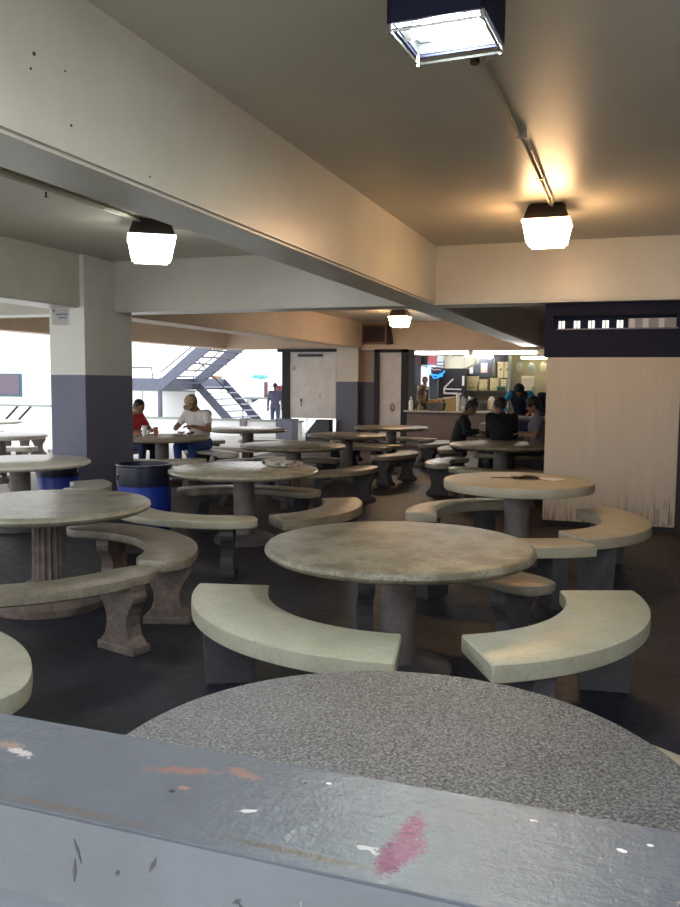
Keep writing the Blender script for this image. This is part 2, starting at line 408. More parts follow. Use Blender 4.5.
# gouges in the front face
for x, z, l, a in ((-.497, 1.065, .022, 1.1), (-.60, 1.06, .03, 1.9), (-.605, 1.035, .03, 1.5), (-.39, 1.045, .012, .6), (-.385, 1.04, .012, 2.2), (-.545, 1.045, .008, 1.2)):
    bm = bmesh.new(); prism(bm, [(x - l * cos(a) / 2, z - l * sin(a) / 2), (x + .0025, z - .001), (x + l * cos(a) / 2, z + l * sin(a) / 2), (x - .002, z + .001)], .0012, 'y', -.1053); obj('gouge', bm, flat('gouge', (.05, .045, .045)), t)

# ------------------------------------------------------------------ tables and benches
TR = .735
def table(name, label, x, y, top, style='plain', rot=0, group='round concrete tables', rs=1.0, post_r=.105, thick=.055):
    t = thing('round_table', label, 'table', (x, y, 0), rot, group)
    R_ = TR * rs
    if style == 'thick':
        pr = [(.05, .74 - .085), (R_ - .03, .74 - .085), (R_ - .006, .74 - .08), (R_, .74 - .068), (R_, .74 - .014), (R_ - .005, .74 - .004), (R_ - .016, .74)]
    elif style == 'ridge':
        pr = [(.05, .74 - .065), (R_ - .075, .74 - .065), (R_ - .03, .74 - .058), (R_ - .008, .74 - .045), (R_, .74 - .03), (R_ - .002, .74 - .018), (R_ - .012, .74 - .006), (R_ - .03, .74)]
    else:
        pr = [(.05, .74 - thick), (R_ - .045, .74 - thick), (R_ - .012, .74 - thick * .75), (R_, .74 - thick * .45), (R_ - .006, .74 - thick * .18), (R_ - .022, .74)]
    obj('table_top', L(pr, n=96), M[top] if isinstance(top, str) else top, t, smooth='auto')
    zt = pr[0][1]
    if style == 'ridge' or style == 'plain':
        obj('collar', L([(post_r + .06, zt - .03), (post_r + .17, zt)], n=40), M['post'], t, smooth='auto')
    if style == 'fluted':
        pass
    if name == 'fluted':
        obj('post', L([(.118, .17), (.112, .3), (.108, zt - .02)], n=160, flute=.16, nfl=16), M['leg_brown'], t)
        obj('base', L([(.40, 0), (.405, .05), (.36, .085), (.25, .10), (.20, .125), (.185, .15), (.15, .17), (.13, .175)], n=64), M['leg_brown'], t, smooth='auto')
    else:
        obj('post', L([(post_r * 1.03, .08), (post_r, .3), (post_r, zt - .005)], n=40), M['post'], t, smooth='auto')
        obj('base', L([(.30, 0), (.30, .05), (.26, .075), (post_r * 1.05, .085)], n=48), M['leg_grey'], t, smooth='auto')
    return t

def arc_slab(cx, cy, ri, ro, a0, a1, z1, th, rnd=0.0, bulge=.012, seg=40):
    """slab following an arc; rnd = radius by which the ends are rounded"""
    bm = bmesh.new(); rm = (ri + ro) / 2; hw = (ro - ri) / 2
    La = (a1 - a0) * rm
    st = []
    if rnd > 0:
        for k in range(9):
            q = k / 8; d = rnd * (1 - cos(q * pi / 2)); st.append((d, hw * (.30 + .70 * sqrt(max(0, 1 - (1 - d / rnd) ** 2)))))
        for k in range(1, seg): st.append((rnd + (La - 2 * rnd) * k / seg, hw))
        for k in range(8, -1, -1):
            q = k / 8; d = rnd * (1 - cos(q * pi / 2)); st.append((La - d, hw * (.30 + .70 * sqrt(max(0, 1 - (1 - d / rnd) ** 2)))))
    else:
        st = [(0, hw - .01), (.008, hw)] + [(.008 + (La - .016) * k / seg, hw) for k in range(1, seg)] + [(La - .008, hw), (La, hw - .01)]
    b = bulge
    rings = []
    for idx, (s, h) in enumerate(st):
        a = a0 + s / rm
        e = .3 if idx in (0, len(st) - 1) else 0
        prof = [(-h + b, z1 - th), (-h + b * .2, z1 - th + b * .6), (-h, z1 - th * .5), (-h + b * .25, z1 - b * .5), (-h + b * 1.3, z1), (h - b * 1.3, z1), (h - b * .25, z1 - b * .5), (h, z1 - th * .5), (h - b * .2, z1 - th + b * .6), (h - b, z1 - th)]
        if idx in (0, len(st) - 1): prof = [(p, z1 - th * .5 + (z - (z1 - th * .5)) * .84) for p, z in prof]
        rings.append([bm.verts.new((cx + (rm + p) * cos(a), cy + (rm + p) * sin(a), z)) for p, z in prof])
    n = len(rings[0])
    for p, q in zip(rings, rings[1:]):
        for i in range(n): bm.faces.new((p[i], p[(i + 1) % n], q[(i + 1) % n], q[i]))
    bm.faces.new(rings[0]); bm.faces.new(rings[-1][::-1])
    return bm

def scroll_leg(bm, cx, cy, rm, a, h, w=.30, t=.11):
    """old cast leg: waisted side outline over a plinth, standing across the bench"""
    hw = w / 2
    out = [(-hw * 1.0, 0), (hw * 1.0, 0), (hw * 1.0, .05), (hw * .92, .065), (hw * .70, .10), (hw * .58, .16), (hw * .60, .22), (hw * .74, .27), (hw * .94, .31), (hw * 1.0, .345), (hw * .92, .375), (hw * .98, h),
           ]
    pts = out[1:] ; left = [(-u_, v_) for u_, v_ in out[1:]][::-1]
    pts = pts + left
    tb = bmesh.new(); prism(tb, pts, t, 'y', 0, bev=.007)
    box(tb, -hw * 1.06, hw * 1.06, -t * .62, t * .62, 0, .052, bev=.008)
    mt = Matrix.Translation((cx + rm * cos(a), cy + rm * sin(a), 0)) @ Matrix.Rotation(a, 4, 'Z')
    bmesh.ops.transform(tb, matrix=mt, verts=tb.verts)
    me = bpy.data.meshes.new('tmp'); tb.to_mesh(me); tb.free(); bm.from_mesh(me); bpy.data.meshes.remove(me)
    return bm
def slab_leg(bm, cx, cy, rm, a, h, w=.30, t=.12):
    tb = bmesh.new(); prism(tb, [(-w * .42, 0), (w * .42, 0), (w * .5, h), (-w * .5, h)], t, 'y', 0, bev=.008)
    mt = Matrix.Translation((cx + rm * cos(a), cy + rm * sin(a), 0)) @ Matrix.Rotation(a, 4, 'Z')
    bmesh.ops.transform(tb, matrix=mt, verts=tb.verts)
    me = bpy.data.meshes.new('tmp'); tb.to_mesh(me); tb.free(); bm.from_mesh(me); bpy.data.meshes.remove(me)
    return bm

def bench(label, cx, cy, a0, a1, kind='old', ri=.80, ro=1.18, m=None, z=.47, th=.07, la=None, lm=None, group='curved concrete benches', rnd=None):
    a0, a1 = radians(a0), radians(a1); am = (a0 + a1) / 2; rm = (ri + ro) / 2
    ox, oy = cx + rm * cos(am), cy + rm * sin(am)
    t = thing('curved_bench', label, 'bench', (ox, oy, 0), 0, group)
    c = (cx - ox, cy - oy)
    if rnd is None: rnd = .17 if kind == 'old' else 0
    if kind == 'new': th = max(th, .085)
    m = m or ('bench_old' if kind == 'old' else 'bench_cream')
    obj('seat_slab', arc_slab(c[0], c[1], ri, ro, a0, a1, z, th, rnd, .016 if kind == 'old' else .010), M[m], t, smooth='auto')
    ins = .24 / rm
    for a in (la and [radians(q) for q in la]) or (a0 + ins, a1 - ins):
        f_ = scroll_leg if kind == 'old' else slab_leg
        obj('leg', f_(bmesh.new(), c[0], c[1], rm, a, z - th + .004), M[lm or ('leg_brown' if kind == 'old' else 'leg_grey')], t)
    return t

TBL = {}
G2 = 'round concrete tables'
table('n', 'large rough speckled grey table directly behind the foreground railing', -.475, 1.70, 'coarse', 'plain', 0, G2, rs=.945)
table('n', 'large mottled brown concrete table in the middle of the hall', -1.16, 4.28, 'top_mottled', 'ridge', .4, G2, post_r=.095)
table('n', 'thick-rimmed cream table with papers on it beside the cream partition', -.93, 7.50, 'top_cream', 'thick', 0, G2, post_r=.115, rs=.91)
table('n', 'grey-green round table carrying the folded newspaper', -3.62, 7.38, 'top_green', 'plain', 1, G2, rs=1.02)
table('fluted', 'weathered round table with fluted column, cut by the left edge of the photo', -3.90, 4.78, 'top_green', 'plain', 2, G2, thick=.065, rs=.985)
table('n', 'bright round table in front of the two-tone left pillar', -6.17, 7.14, 'out_conc', 'plain', 3, G2)
table('n', 'round table at which the man in the tan cap eats', -6.83, 11.06, 'top_cream', 'plain', 0, G2)
table('n', 'sunlit round table below the foot of the outdoor staircase', -6.58, 13.58, 'top_green', 'plain', 4, G2)
table('n', 'round table just behind the one with the newspaper', -4.37, 10.45, 'top_mottled', 'plain', 5, G2)
table('n', 'farthest brown table, in front of the narrow white door', -4.37, 15.4, 'top_mottled', 'plain', 6, G2)
table('n', 'dim brown table between the white door table and the newspaper table', -4.42, 12.86, 'top_mottled', 'plain', 7, G2, rs=.9)
table('n', 'dark glossy table left of the cream partition, nearer than the seated trio', -1.72, 11.82, 'bench_old', 'plain', 8, G2)
table('n', 'table the trio in dark clothes sits around, mostly hidden', -1.98, 14.3, 'top_mottled', 'plain', 9, G2)

BG = 'curved concrete benches'
# middle table
bench('smooth cream quarter-ring bench in front-left of the mottled middle table', -1.10, 4.35, 194, 281, 'new', ri=.80, ro=1.21)
bench('smooth cream quarter-ring bench at the right of the mottled middle table', -1.08, 4.35, 299, 381, 'new', ri=.80, ro=1.22)
bench('dark bench with scrolled legs behind the mottled middle table', -1.10, 4.0, 46, 132, 'old', ri=.80, ro=1.15, lm='leg_grey', th=.055)
# cream table
bench('thick cream bench at the right of the table with papers', -.93, 7.15, -54, 48, 'new', ri=.74, ro=1.14, m='top_cream')
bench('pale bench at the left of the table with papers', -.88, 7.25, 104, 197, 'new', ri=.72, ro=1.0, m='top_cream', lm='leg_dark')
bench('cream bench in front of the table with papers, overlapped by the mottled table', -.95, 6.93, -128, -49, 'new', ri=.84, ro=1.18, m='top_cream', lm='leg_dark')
# fluted-column table
bench('worn bench with round end behind-right of the fluted table', -3.80, 4.40, 3, 110, 'old', ri=.80, ro=1.16, lm='leg_brown', la=(18, 88))
bench('worn pitted bench in front of the fluted table, on scrolled legs', -3.84, 4.38, -86, -3, 'old', ri=.92, ro=1.20, la=(-66, -15), rnd=.20)
bench('pale bench end with round nose at the left edge, behind the railing', -3.12, 1.88, 20, 112, 'old', ri=.72, ro=1.16, m='bench_cream', th=.09, rnd=.22)
# newspaper table
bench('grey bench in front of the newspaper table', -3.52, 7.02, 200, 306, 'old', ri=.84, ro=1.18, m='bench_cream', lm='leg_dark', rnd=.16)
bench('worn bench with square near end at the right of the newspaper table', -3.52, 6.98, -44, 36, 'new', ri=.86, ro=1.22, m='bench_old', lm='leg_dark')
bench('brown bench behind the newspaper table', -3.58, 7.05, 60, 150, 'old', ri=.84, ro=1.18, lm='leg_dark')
# bench at far right beside the foreground table
bench('ochre bench corner at the right edge beside the rough speckled table', -.50, 1.70, 8, 60, 'new', ri=.84, ro=1.2, m='top_cream')
# pillar table
bench('bench right of the bright table by the left pillar', -6.17, 7.14, 0, 62, 'new', ri=.55, ro=.95, m='out_conc')
bench('sunlit bench behind the bright table by the left pillar', -6.17, 7.3, 150, 220, 'old', m='out_conc')
bench('bench in front of the bright table by the left pillar', -6.17, 7.0, 232, 310, 'old', m='out_conc')
# row behind
def ring(cx, cy, desc, angs, mm=None, kind='old', lm=None):
    nm = {0: 'right', 90: 'far', 180: 'left', 270: 'near'}
    for c in angs:
        sd = min(nm, key=lambda k: abs(((c - k) + 180) % 360 - 180))
        off = ((c - sd) + 180) % 360 - 180
        word = nm[sd] + ' side'
        bench('curved bench on the %s of the %s' % (word, desc), cx, cy, c - 37, c + 37, kind, ri=.84, ro=1.2, m=mm, lm=lm)
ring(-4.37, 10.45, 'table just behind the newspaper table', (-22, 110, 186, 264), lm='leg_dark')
ring(-6.83, 11.06, 'table of the man in the tan cap', (-60, 62, 182), mm='out_conc')
ring(-6.58, 13.58, 'sunlit table below the staircase', (-90, 90, 180), mm='out_conc')
ring(-4.42, 12.84, 'dim table between door table and newspaper table', (-10, 100, 200), lm='leg_dark')
ring(-4.37, 15.4, 'farthest table before the narrow white door', (-5, 85, 175, 262), lm='leg_dark')
ring(-1.60, 11.82, 'dark table nearer than the seated trio', (-92, -10, 175), lm='leg_dark', mm='top_green')
ring(-1.98, 14.3, 'table of the seated trio', (-75, 15, 178), lm='leg_grey')

# newspaper
t = thing('newspaper', 'folded newspaper lying on the far right of the grey-green table', 'newspaper', (-3.36, 7.80, .742), -.25)
bm = bmesh.new()
out = [(-.15, 0), (.13, 0), (.155, .014), (.15, .032), (.10, .045), (-.02, .052), (-.12, .045), (-.155, .03), (-.165, .012)]
prism(bm, out, .26, 'x', 0, bev=.003)
obj('paper_bundle', bm, mat('newsprint', (.48, .45, .42), .8, col2=(.12, .11, .11), scale=18, spread=(.5, .62)), t)
obj('rolled_fold', T([(-.135, -.17, .038), (-.135, .0, .04), (-.135, .17, .04)], [.03, .032, .03], n=14), flat('newsprint_edge', (.48, .46, .43)), t, smooth='auto')
obj('fold_shadow_gap', T([(-.138, -.172, .038), (-.138, -.16, .038)], .021, n=14), M['black'], t)
# papers on the cream table
t = thing('dark_flyer', 'crumpled dark red printed flyer on the thick cream table', 'paper', (-.88, 7.66, .741), .3)
bm = bmesh.new(); gv = []
random.seed(11)
for j in range(7): gv.append([bm.verts.new((-.13 + .26 * i / 7, -.10 + .2 * j / 6, .004 + .016 * random.random() * sin(pi * i / 7))) for i in range(8)])
for j in range(6):
    for i in range(7): bm.faces.new((gv[j][i], gv[j][i + 1], gv[j + 1][i + 1], gv[j + 1][i]))
bmesh.ops.solidify(bm, geom=bm.faces, thickness=.003)
obj('flyer_sheet', bm, mat('red_brown_print', (.045, .016, .014), .4, col2=(.16, .10, .07), scale=12, spread=(.55, .7)), t)
t = thing('white_sheet', 'white paper sheet beside the dark flyer on the cream table', 'paper', (-.67, 7.64, .741), -.5)
bm = B(-.11, .10, -.05, .05, 0, .006); box(bm, -.02, .12, -.02, .065, .006, .010)
obj('sheet', bm, flat('paper_bright', (.72, .68, .6)), t)
t = thing('brown_scrap', 'thin brown paper scrap left of the dark flyer on the cream table', 'paper', (-1.09, 7.60, .741), .1)
obj('scrap', P([(-.10, -.02), (.03, -.03), (.09, .01), (.02, .035), (-.05, .02)], .006, 'z', .003), flat('brown_paper', (.13, .09, .06)), t)

# ------------------------------------------------------------------ ceiling lamps and conduits
def lamp(label, x, y, col, strength, rot=0, lens=True, s=1.0, zc=ZC):
    t = thing('ceiling_lamp', label, 'lamp', (x, y, zc), rot, 'square ceiling lamps')
    def frus(bm, w0, w1, z0, z1, bev=.012):
        tb = bmesh.new()
        v = [tb.verts.new((sx * w_ / 2, sy * w_ / 2, z)) for w_, z in ((w0, z0), (w1, z1)) for sx, sy in ((-1, -1), (1, -1), (1, 1), (-1, 1))]
        for q in ((3, 2, 1, 0), (4, 5, 6, 7), (0, 1, 5, 4), (1, 2, 6, 5), (2, 3, 7, 6), (3, 0, 4, 7)): tb.faces.new([v[i] for i in q])
        bmesh.ops.recalc_face_normals(tb, faces=tb.faces)
        if bev: bmesh.ops.bevel(tb, geom=tb.edges[:], offset=bev, segments=2, affect='EDGES')
        me = bpy.data.meshes.new('tmp'); tb.to_mesh(me); tb.free(); bm.from_mesh(me); bpy.data.meshes.remove(me)
        return bm
    if lens:
        obj('housing', frus(bmesh.new(), .40 * s, .30 * s, -.14 * s, 0), M['darkmetal'], t)
        bm = bmesh.new(); frus(bm, .33 * s, .40 * s, -.355 * s, -.17 * s, .02)
        obj('lens', bm, emis('lamp_lens', col, strength), t)
        bm = bmesh.new(); frus(bm, .415 * s, .415 * s, -.17 * s, -.14 * s, .004)
        obj('lens_rim', bm, emis('lamp_rim', col, strength * .25), t)
        obj('latch', B(.19 * s, .215 * s, -.02, .02, -.20 * s, -.12 * s), M['chrome'], t)
    else:
        bm = bmesh.new()   # open box: lens missing, bulb visible
        W = .185
        for a, b_, c, d in ((-W, W, -W, -W + .012), (-W, W, W - .012, W), (-W, -W + .012, -W, W), (W - .012, W, -W, W)): box(bm, a, b_, c, d, -.20, 0)
        box(bm, -W, W, -W, W, -.02, 0)
        obj('housing', bm, M['navy'], t)
        bm = B(-W + .015, W - .015, -W + .015, W - .015, -.10, -.08)
        for sg in (-1, 1): box(bm, min(sg * (W - .02), sg * (W - .013)), max(sg * (W - .02), sg * (W - .013)), -W + .014, W - .014, -.19, -.09); box(bm, -W + .014, W - .014, min(sg * (W - .02), sg * (W - .013)), max(sg * (W - .02), sg * (W - .013)), -.19, -.09)
        obj('reflector', bm, mat('reflector_metal', (.05, .05, .055), .35, .5), t)
        bm = bmesh.new(); d = W - .01
        for a, b_ in (((-d, -d), (d, -d)), ((d, -d), (d, d)), ((d, d), (-d, d)), ((-d, d), (-d, -d))): tube(bm, [(*a, -.225), (*b_, -.225)], .006, 6)
        for a in ((-d, -d), (d, -d), (d, d), (-d, d)): tube(bm, [(*a, -.19), (*a, -.235)], .009, 6)
        obj('wire_frame', bm, M['chrome'], t)
        obj('bulb', T([(-.14, 0, -.17), (-.10, 0, -.17), (-.05, 0, -.17), (.0, 0, -.17), (.06, 0, -.17), (.14, 0, -.17)], [.022, .026, .045, .052, .04, .024], n=20), emis('bulb_glow', col, strength), t, smooth=True)
        obj('socket', T([(-.175, 0, -.17), (-.14, 0, -.17)], .028, n=14), flat('ceramic', (.6, .6, .58)), t)
        obj('ballast_box', B(-.16, -.05, .06, .155, -.15, -.10), flat('ballast', (.12, .12, .13), .4), t)
    return t
lamp('open white lamp with bare bulb and missing lens, at the top of the photo', -.72, 3.26, (.90, 1.0, .93), 330, rot=-.05, lens=False)
lamp('warm yellow square ceiling lamp right of the main beam', -.74, 7.52, (1.0, .64, .33), 42, s=.97)
lamp('white square ceiling lamp left of the main beam', -4.48, 7.10, (.97, 1.0, .93), 11, s=1.10, rot=.6)
lamp('small distant ceiling lamp glowing in the second bay', -4.78, 17.4, (1.0, .70, .42), 60)

t = thing('conduit', 'pair of thin pipes along the ceiling to the warm lamp', 'pipe', (-.70, 5.4, ZC - .02), 0, 'ceiling conduits')
obj('pipe', T([(-.005, -1.95, 0), (-.005, 1.98, 0), (-.0, 2.0, -.03)], .012), M['galv'], t)
obj('pipe', T([(.030, .2, 0), (.030, 1.75, 0), (.01, 1.98, -.015)], .009), M['galv'], t)
for y in (-1.4, -.1, 1.0, 1.85): obj('clip', B(-.022, .040, y - .007, y + .007, -.014, .02), M['galv'], t)
obj('open_knockout', L([(.022, -.004), (.024, .016)], n=12, c=(-.06, -1.35, 0)), M['darkmetal'], t)
t = thing('conduit', 'pair of thin pipes along the ceiling to the left white lamp', 'pipe', (-4.50, 4.0, ZC - .02), 0, 'ceiling conduits')
obj('pipe', T([(0, -2.6, 0), (0, 2.9, 0)], .018), flat('bright_pipe', (.6, .58, .5), .3), t)
obj('pipe', T([(.07, -2.6, 0), (.06, 2.6, 0), (.02, 2.93, -.01)], .016), M['galv'], t)
for y in (-.6, .9, 2.3): obj('clip', B(-.022, .08, y - .007, y + .007, -.015, .02), M['galv'], t)
obj('hanging_bolt', T([(-.01, 1.6, 0), (-.01, 1.6, -.05), (-.01, 1.6, -.06)], [.008, .008, .018], n=10), M['darkmetal'], t)
# anchor holes in the beam
bm = bmesh.new()
for y, z, r_ in ((2.62, 2.83, .008), (2.60, 2.77, .005), (2.80, 2.83, .004), (2.83, 2.63, .006), (3.4, 2.56, .005)): tube(bm, [(-2.151, y, z), (-2.1475, y, z)], r_, 8)
struct('trim_1_anchor_holes', bm, M['black'])

# ------------------------------------------------------------------ far wall: hatch panel, vent, door
t = thing('hatch_board', 'white painted board hanging between the dark post and the far pillar', 'panel', (-8.15, 20.9, 0))
obj('board', B(-.68, .66, -.03, .03, .60, 2.40, bev=.006), M['white_panel'], t)
obj('dark_post', B(-.90, -.69, -.08, .10, 0, 2.47), M['darkframe'], t)
obj('top_rail', B(-1.05, .66, -.07, .08, 2.40, 2.475), M['darkframe'], t)
obj('closer_bar', B(-.44, .28, -.08, -.03, 2.27, 2.34, bev=.01), M['black'], t)
bm = B(-.36, -.33, -.036, -.03, .92, 1.14); box(bm, -.37, -.31, -.037, -.031, 1.05, 1.12); box(bm, .20, .215, -.036, -.03, 1.15, 1.3)
obj('scuffs', bm, flat('scuff', (.09, .07, .06)), t)
obj('ring_mark', L([(.06, -.002), (.06, .002)], n=20), flat('ring_stain', (.45, .34, .30)), t).matrix_local = Matrix.Translation((-.55, -.034, 1.95)) @ Matrix.Rotation(pi / 2, 4, 'X')
bm = B(.18, .60, -.05, .25, 0, .55); t2 = thing('blue_cabinet', 'low slate blue cabinet under the hanging white board', 'cabinet', (-8.75, 20.55, 0))
obj('body', B(-.28, .22, -.2, .2, 0, .56, bev=.01), M['bluegrey'], t2); obj('top', B(-.30, .24, -.22, .22, .56, .585), M['bluegrey'], t2)
t3 = thing('dark_crate', 'black crate standing under the hanging board beside the far pillar', 'crate', (-7.85, 20.6, 0))
obj('body', P([(-.35, 0), (.33, 0), (.33, .57), (-.05, .57), (-.35, .2)], .3, 'y', 0, bev=.01), M['black'], t3); obj('rim', B(-.06, .34, -.16, .16, .565, .585), M['darkframe'], t3)

t = thing('air_vent_box', 'brown framed air vent box high beside the far pillar', 'vent', (-6.42, 20.86, 2.86))
bm = bmesh.new()
for a in ((-.36, .36, -.05, .04, .21, .27), (-.36, .36, -.05, .04, -.27, -.21), (-.36, -.30, -.05, .04, -.21, .21), (.30, .36, -.05, .04, -.21, .21)): box(bm, *a)
obj('frame', bm, flat('brown_frame', (.22, .12, .08)), t)
obj('grille', B(-.30, .30, -.02, .03, -.21, .21), flat('dark_grille', (.035, .022, .02)), t)
bm = bmesh.new()
for i in range(9): box(bm, -.30, .30, -.035, -.02, -.19 + i * .045, -.175 + i * .045)
obj('louvres', bm, flat('dark_louvre', (.06, .035, .03)), t)
obj('side_box', P([(.36, -.28), (.52, -.27), (.46, .14), (.36, .27)], .12, 'y', 0), M['darkframe'], t)
obj('drain_pipe', T([(-.40, -.03, .25), (-.40, -.03, -1.2)], .03), flat('brown_pipe', (.2, .12, .08)), t)

door = struct('door_1', B(-6.30, -5.68, 20.98, 21.05, .02, 2.38), M['white_panel'])
bm = B(-6.42, -6.30, 20.88, 21.1, 0, 2.46); box(bm, -5.68, -5.50, 20.88, 21.1, 0, 2.46); box(bm, -6.42, -5.50, 20.88, 21.1, 2.38, 2.46)
fr = struct('door_1_frame', bm, M['darkframe'])
bm = L([(.10, -.003), (.10, .003)], n=24); o = obj('door_mark', bm, flat('door_badge', (.22, .16, .10)), door); o.matrix_local = Matrix.Translation((-5.93, 20.974, .93)) @ Matrix.Rotation(pi / 2, 4, 'X') @ Matrix.Diagonal((.7, 1.15, 1, 1))
bm = L([(.06, -.003), (.06, .003)], n=24); o = obj('door_mark_centre', bm, flat('door_badge_centre', (.45, .36, .25)), door); o.matrix_local = Matrix.Translation((-5.93, 20.969, .95)) @ Matrix.Rotation(pi / 2, 4, 'X') @ Matrix.Diagonal((.6, 1.0, 1, 1))
struct('wall_kiosk_jamb', B(-5.50, -5.32, 20.9, 21.6, 0, 2.44), M['black'])

# ------------------------------------------------------------------ snack kiosk
struct('wall_kiosk_back', B(-7.3, -.76, 24.0, 24.15, 0, ZC), mat('kiosk_wall_paint', (.42, .40, .30), .5, col2=(.34, .32, .235), scale=3))
struct('wall_kiosk_left', B(-7.4, -7.3, 21.3, 24.0, 0, ZC), M['cream'])
t = thing('service_counter', 'brown-grey kiosk counter with pale worktop, left of the seated trio', 'counter', (-4.6, 20.3, 0))
obj('front', B(-.69, 1.30, -.25, .30, 0, .86), mat('counter_front', (.17, .125, .12), .5, col2=(.14, .105, .10), scale=3), t)
obj('worktop', B(-.76, 1.36, -.34, .36, .86, .90, bev=.008), flat('worktop', (.45, .42, .36), .3), t)
t = thing('display_counter', 'long kiosk counter the person in the blue jacket leans over', 'counter', (-2.2, 16.45, 0))
obj('front', B(-.36, 1.32, -.2, .45, 0, .90), flat('dark_counter', (.05, .04, .045), .45), t)
obj('navy_cloth', B(-.03, .90, -.235, -.205, .52, .86, bev=.012), flat('navy_cloth', (.012, .015, .07), .7), t)
obj('worktop', B(-.40, 1.34, -.24, .50, .90, .94, bev=.008), flat('dark_worktop', (.25, .22, .2), .3), t)
obj('side_panel', B(-.62, -.36, -.15, .4, 0, .80), flat('beige_side', (.40, .30, .2), .6), t)

def tubelight(label, x0, x1, y, z, st=22, col=(1, 1, .96), wd=.06, up=None):
    t = thing('tube_light', label, 'lamp', ((x0 + x1) / 2, y, z), 0, 'kiosk tube lights')
    h = (x1 - x0) / 2
    obj('tube', T([(-h + .03, 0, 0), (h - .03, 0, 0)], wd / 2, n=12), emis('tube_glow', col, st), t, smooth='auto')
    obj('fixture', B(-h, h, -.05, .05, .035, .075), M['whitemat'], t)
    if up:
        for s in (-1, 1): obj('hanger', T([(s * h * .8, 0, .07), (s * h * .8, 0, up - z)], .012, n=8), M['chrome'], t)
    for s in (-1, 1): obj('end_cap', B(s * h - .02, s * h + .02, -.04, .04, -.035, .04), M['whitemat'], t)
tubelight('bright tube light over the left of the kiosk opening', -5.42, -3.92, 20.96, 2.365, 22, wd=.085)
tubelight('bright tube light over the middle of the kiosk opening', -3.82, -2.20, 20.96, 2.365, 22, wd=.075)
tubelight('short tube light deeper in the kiosk above the hanging stock', -4.35, -3.55, 22.6, 2.30, 50, up=ZC)
tubelight('yellow tube light deep in the kiosk right of the jacket person', -2.9, -1.6, 23.2, 2.30, 26, (1, .86, .5), up=ZC)
tubelight('tube light deep in the kiosk behind the menu boards', -6.4, -5.2, 22.9, 2.62, 60, up=ZC)

def item(name, label, cat, loc, bm, m, group=None, smooth=False, extra=()):
    t = thing(name, label, cat, loc, 0, group)
    bo = obj('body', bm, m, t, smooth=smooth)
    if name in ('dark_valance', 'pink_sign', 'white_hood', 'striped_pack', 'grey_board', 'light_panel', 'hanging_pack', 'notice', 'dark_poster'):
        zt = max(v.co.z for v in bo.data.vertices); xs = [v.co.x for v in bo.data.vertices if v.co.z > zt - .02]; ya = sum(v.co.y for v in bo.data.vertices) / len(bo.data.vertices)
        for x_ in ({min(xs) + .02, max(xs) - .02} if max(xs) - min(xs) > .12 else {(min(xs) + max(xs)) / 2}): obj('hanging_wire', T([(x_, ya, zt - .01), (x_, ya, ZC - loc[2])], .004, n=6), M['darkmetal'], t)
    for nm, b_, mm in extra: obj(nm, b_, mm, t)
    return t
# shelf unit with cream containers
t = thing('wall_shelf', 'long shelf carrying the cream boxes at the back of the kiosk', 'shelf', (-3.7, 22.6, 0))
obj('board', B(-.66, .62, -.18, .2, 1.36, 1.395), flat('shelf_dark', (.08, .07, .06)), t)
obj('backing', B(-.64, .60, .2, .23, .9, 1.36), flat('shelf_back', (.30, .27, .22)), t)
obj('dark_fill_board', B(-.70, .56, .28, .31, 1.40, 2.36), flat('dark_fill', (.05, .045, .05)), t)  # dark sheet added to darken the back wall behind boxes and stock
obj('upright', B(.57, .62, -.2, .2, 0, 2.35), flat('metal_upright', (.30, .33, .30), .3), t)
creamb = mat('cream_box', (.72, .64, .36), .5, col2=(.62, .54, .30), scale=10)
for i, (x, ww, h, lab) in enumerate(((-4.10, .29, .36, 'leftmost and tallest cream box on the kiosk shelf, label panel on front'), (-3.79, .22, .29, 'second cream box from the left on the kiosk shelf'), (-3.49, .23, .32, 'third cream box from the left, slightly taller than its neighbours'), (-3.24, .16, .29, 'rightmost cream box on the kiosk shelf, above the green pack'))):
    item('storage_box', lab, 'box', (x, 22.58, 1.396), B(-ww / 2, ww / 2, -.13, .13, 0, h, bev=.012), creamb, 'cream boxes on the kiosk shelf',
         extra=(('lid', B(-ww / 2 - .008, ww / 2 + .008, -.138, .138, h, h + .02), creamb), ('front_tab', B(-ww * .33, ww * .33, -.138, -.13, .03, .10 if i == 0 else .06), flat('box_tab', (.38, .33, .16)))))
item('green_pack', 'dark green pack at the right end of the kiosk shelf', 'package', (-3.30, 22.41, 1.396), B(-.11, .11, -.02, .03, 0, .12, bev=.015), flat('dark_green', (.01, .06, .035)), extra=(('band', B(-.122, .122, -.052, -.02, .09, .11), flat('green_band', (.1, .3, .2))),))
# hanging stock above the shelf
random.seed(21)
for x, z0, z1, c, lab in ((-4.42, 1.80, 2.26, (.55, .58, .66), 'narrow pale hanging strip left of the dark poster'), (-4.18, 1.85, 2.25, (.70, .72, .80), 'bright narrow strip above the leftmost cream box'),
                          (-3.55, 1.78, 2.2, (.10, .09, .06), 'dark hanging bag over the cream boxes')):
    item('hanging_pack', lab, 'package', (x, 22.75, z0), P([(-.045, 0), (.045, 0), (.05, (z1 - z0) * .5), (.03, z1 - z0), (-.03, z1 - z0), (-.05, (z1 - z0) * .5)], .05, 'y', 0, bev=.008), flat('pack%.2f' % x, c), extra=(('hook', T([(0, 0, z1 - z0), (0, 0, z1 - z0 + .05)], .006), M['chrome']),))
item('dark_poster', 'dark framed poster with a pinkish picture above the cream boxes', 'poster', (-3.86, 22.80, 1.76), B(-.26, .26, -.02, .02, 0, .50), flat('dark_poster', (.025, .03, .05)), extra=(('picture', B(-.06, .12, -.026, -.02, .12, .38), flat('pink_pic', (.45, .33, .31))), ('blue_spot', B(-.22, -.14, -.026, -.02, .38, .46), flat('blue_spot', (.25, .45, .8)))))
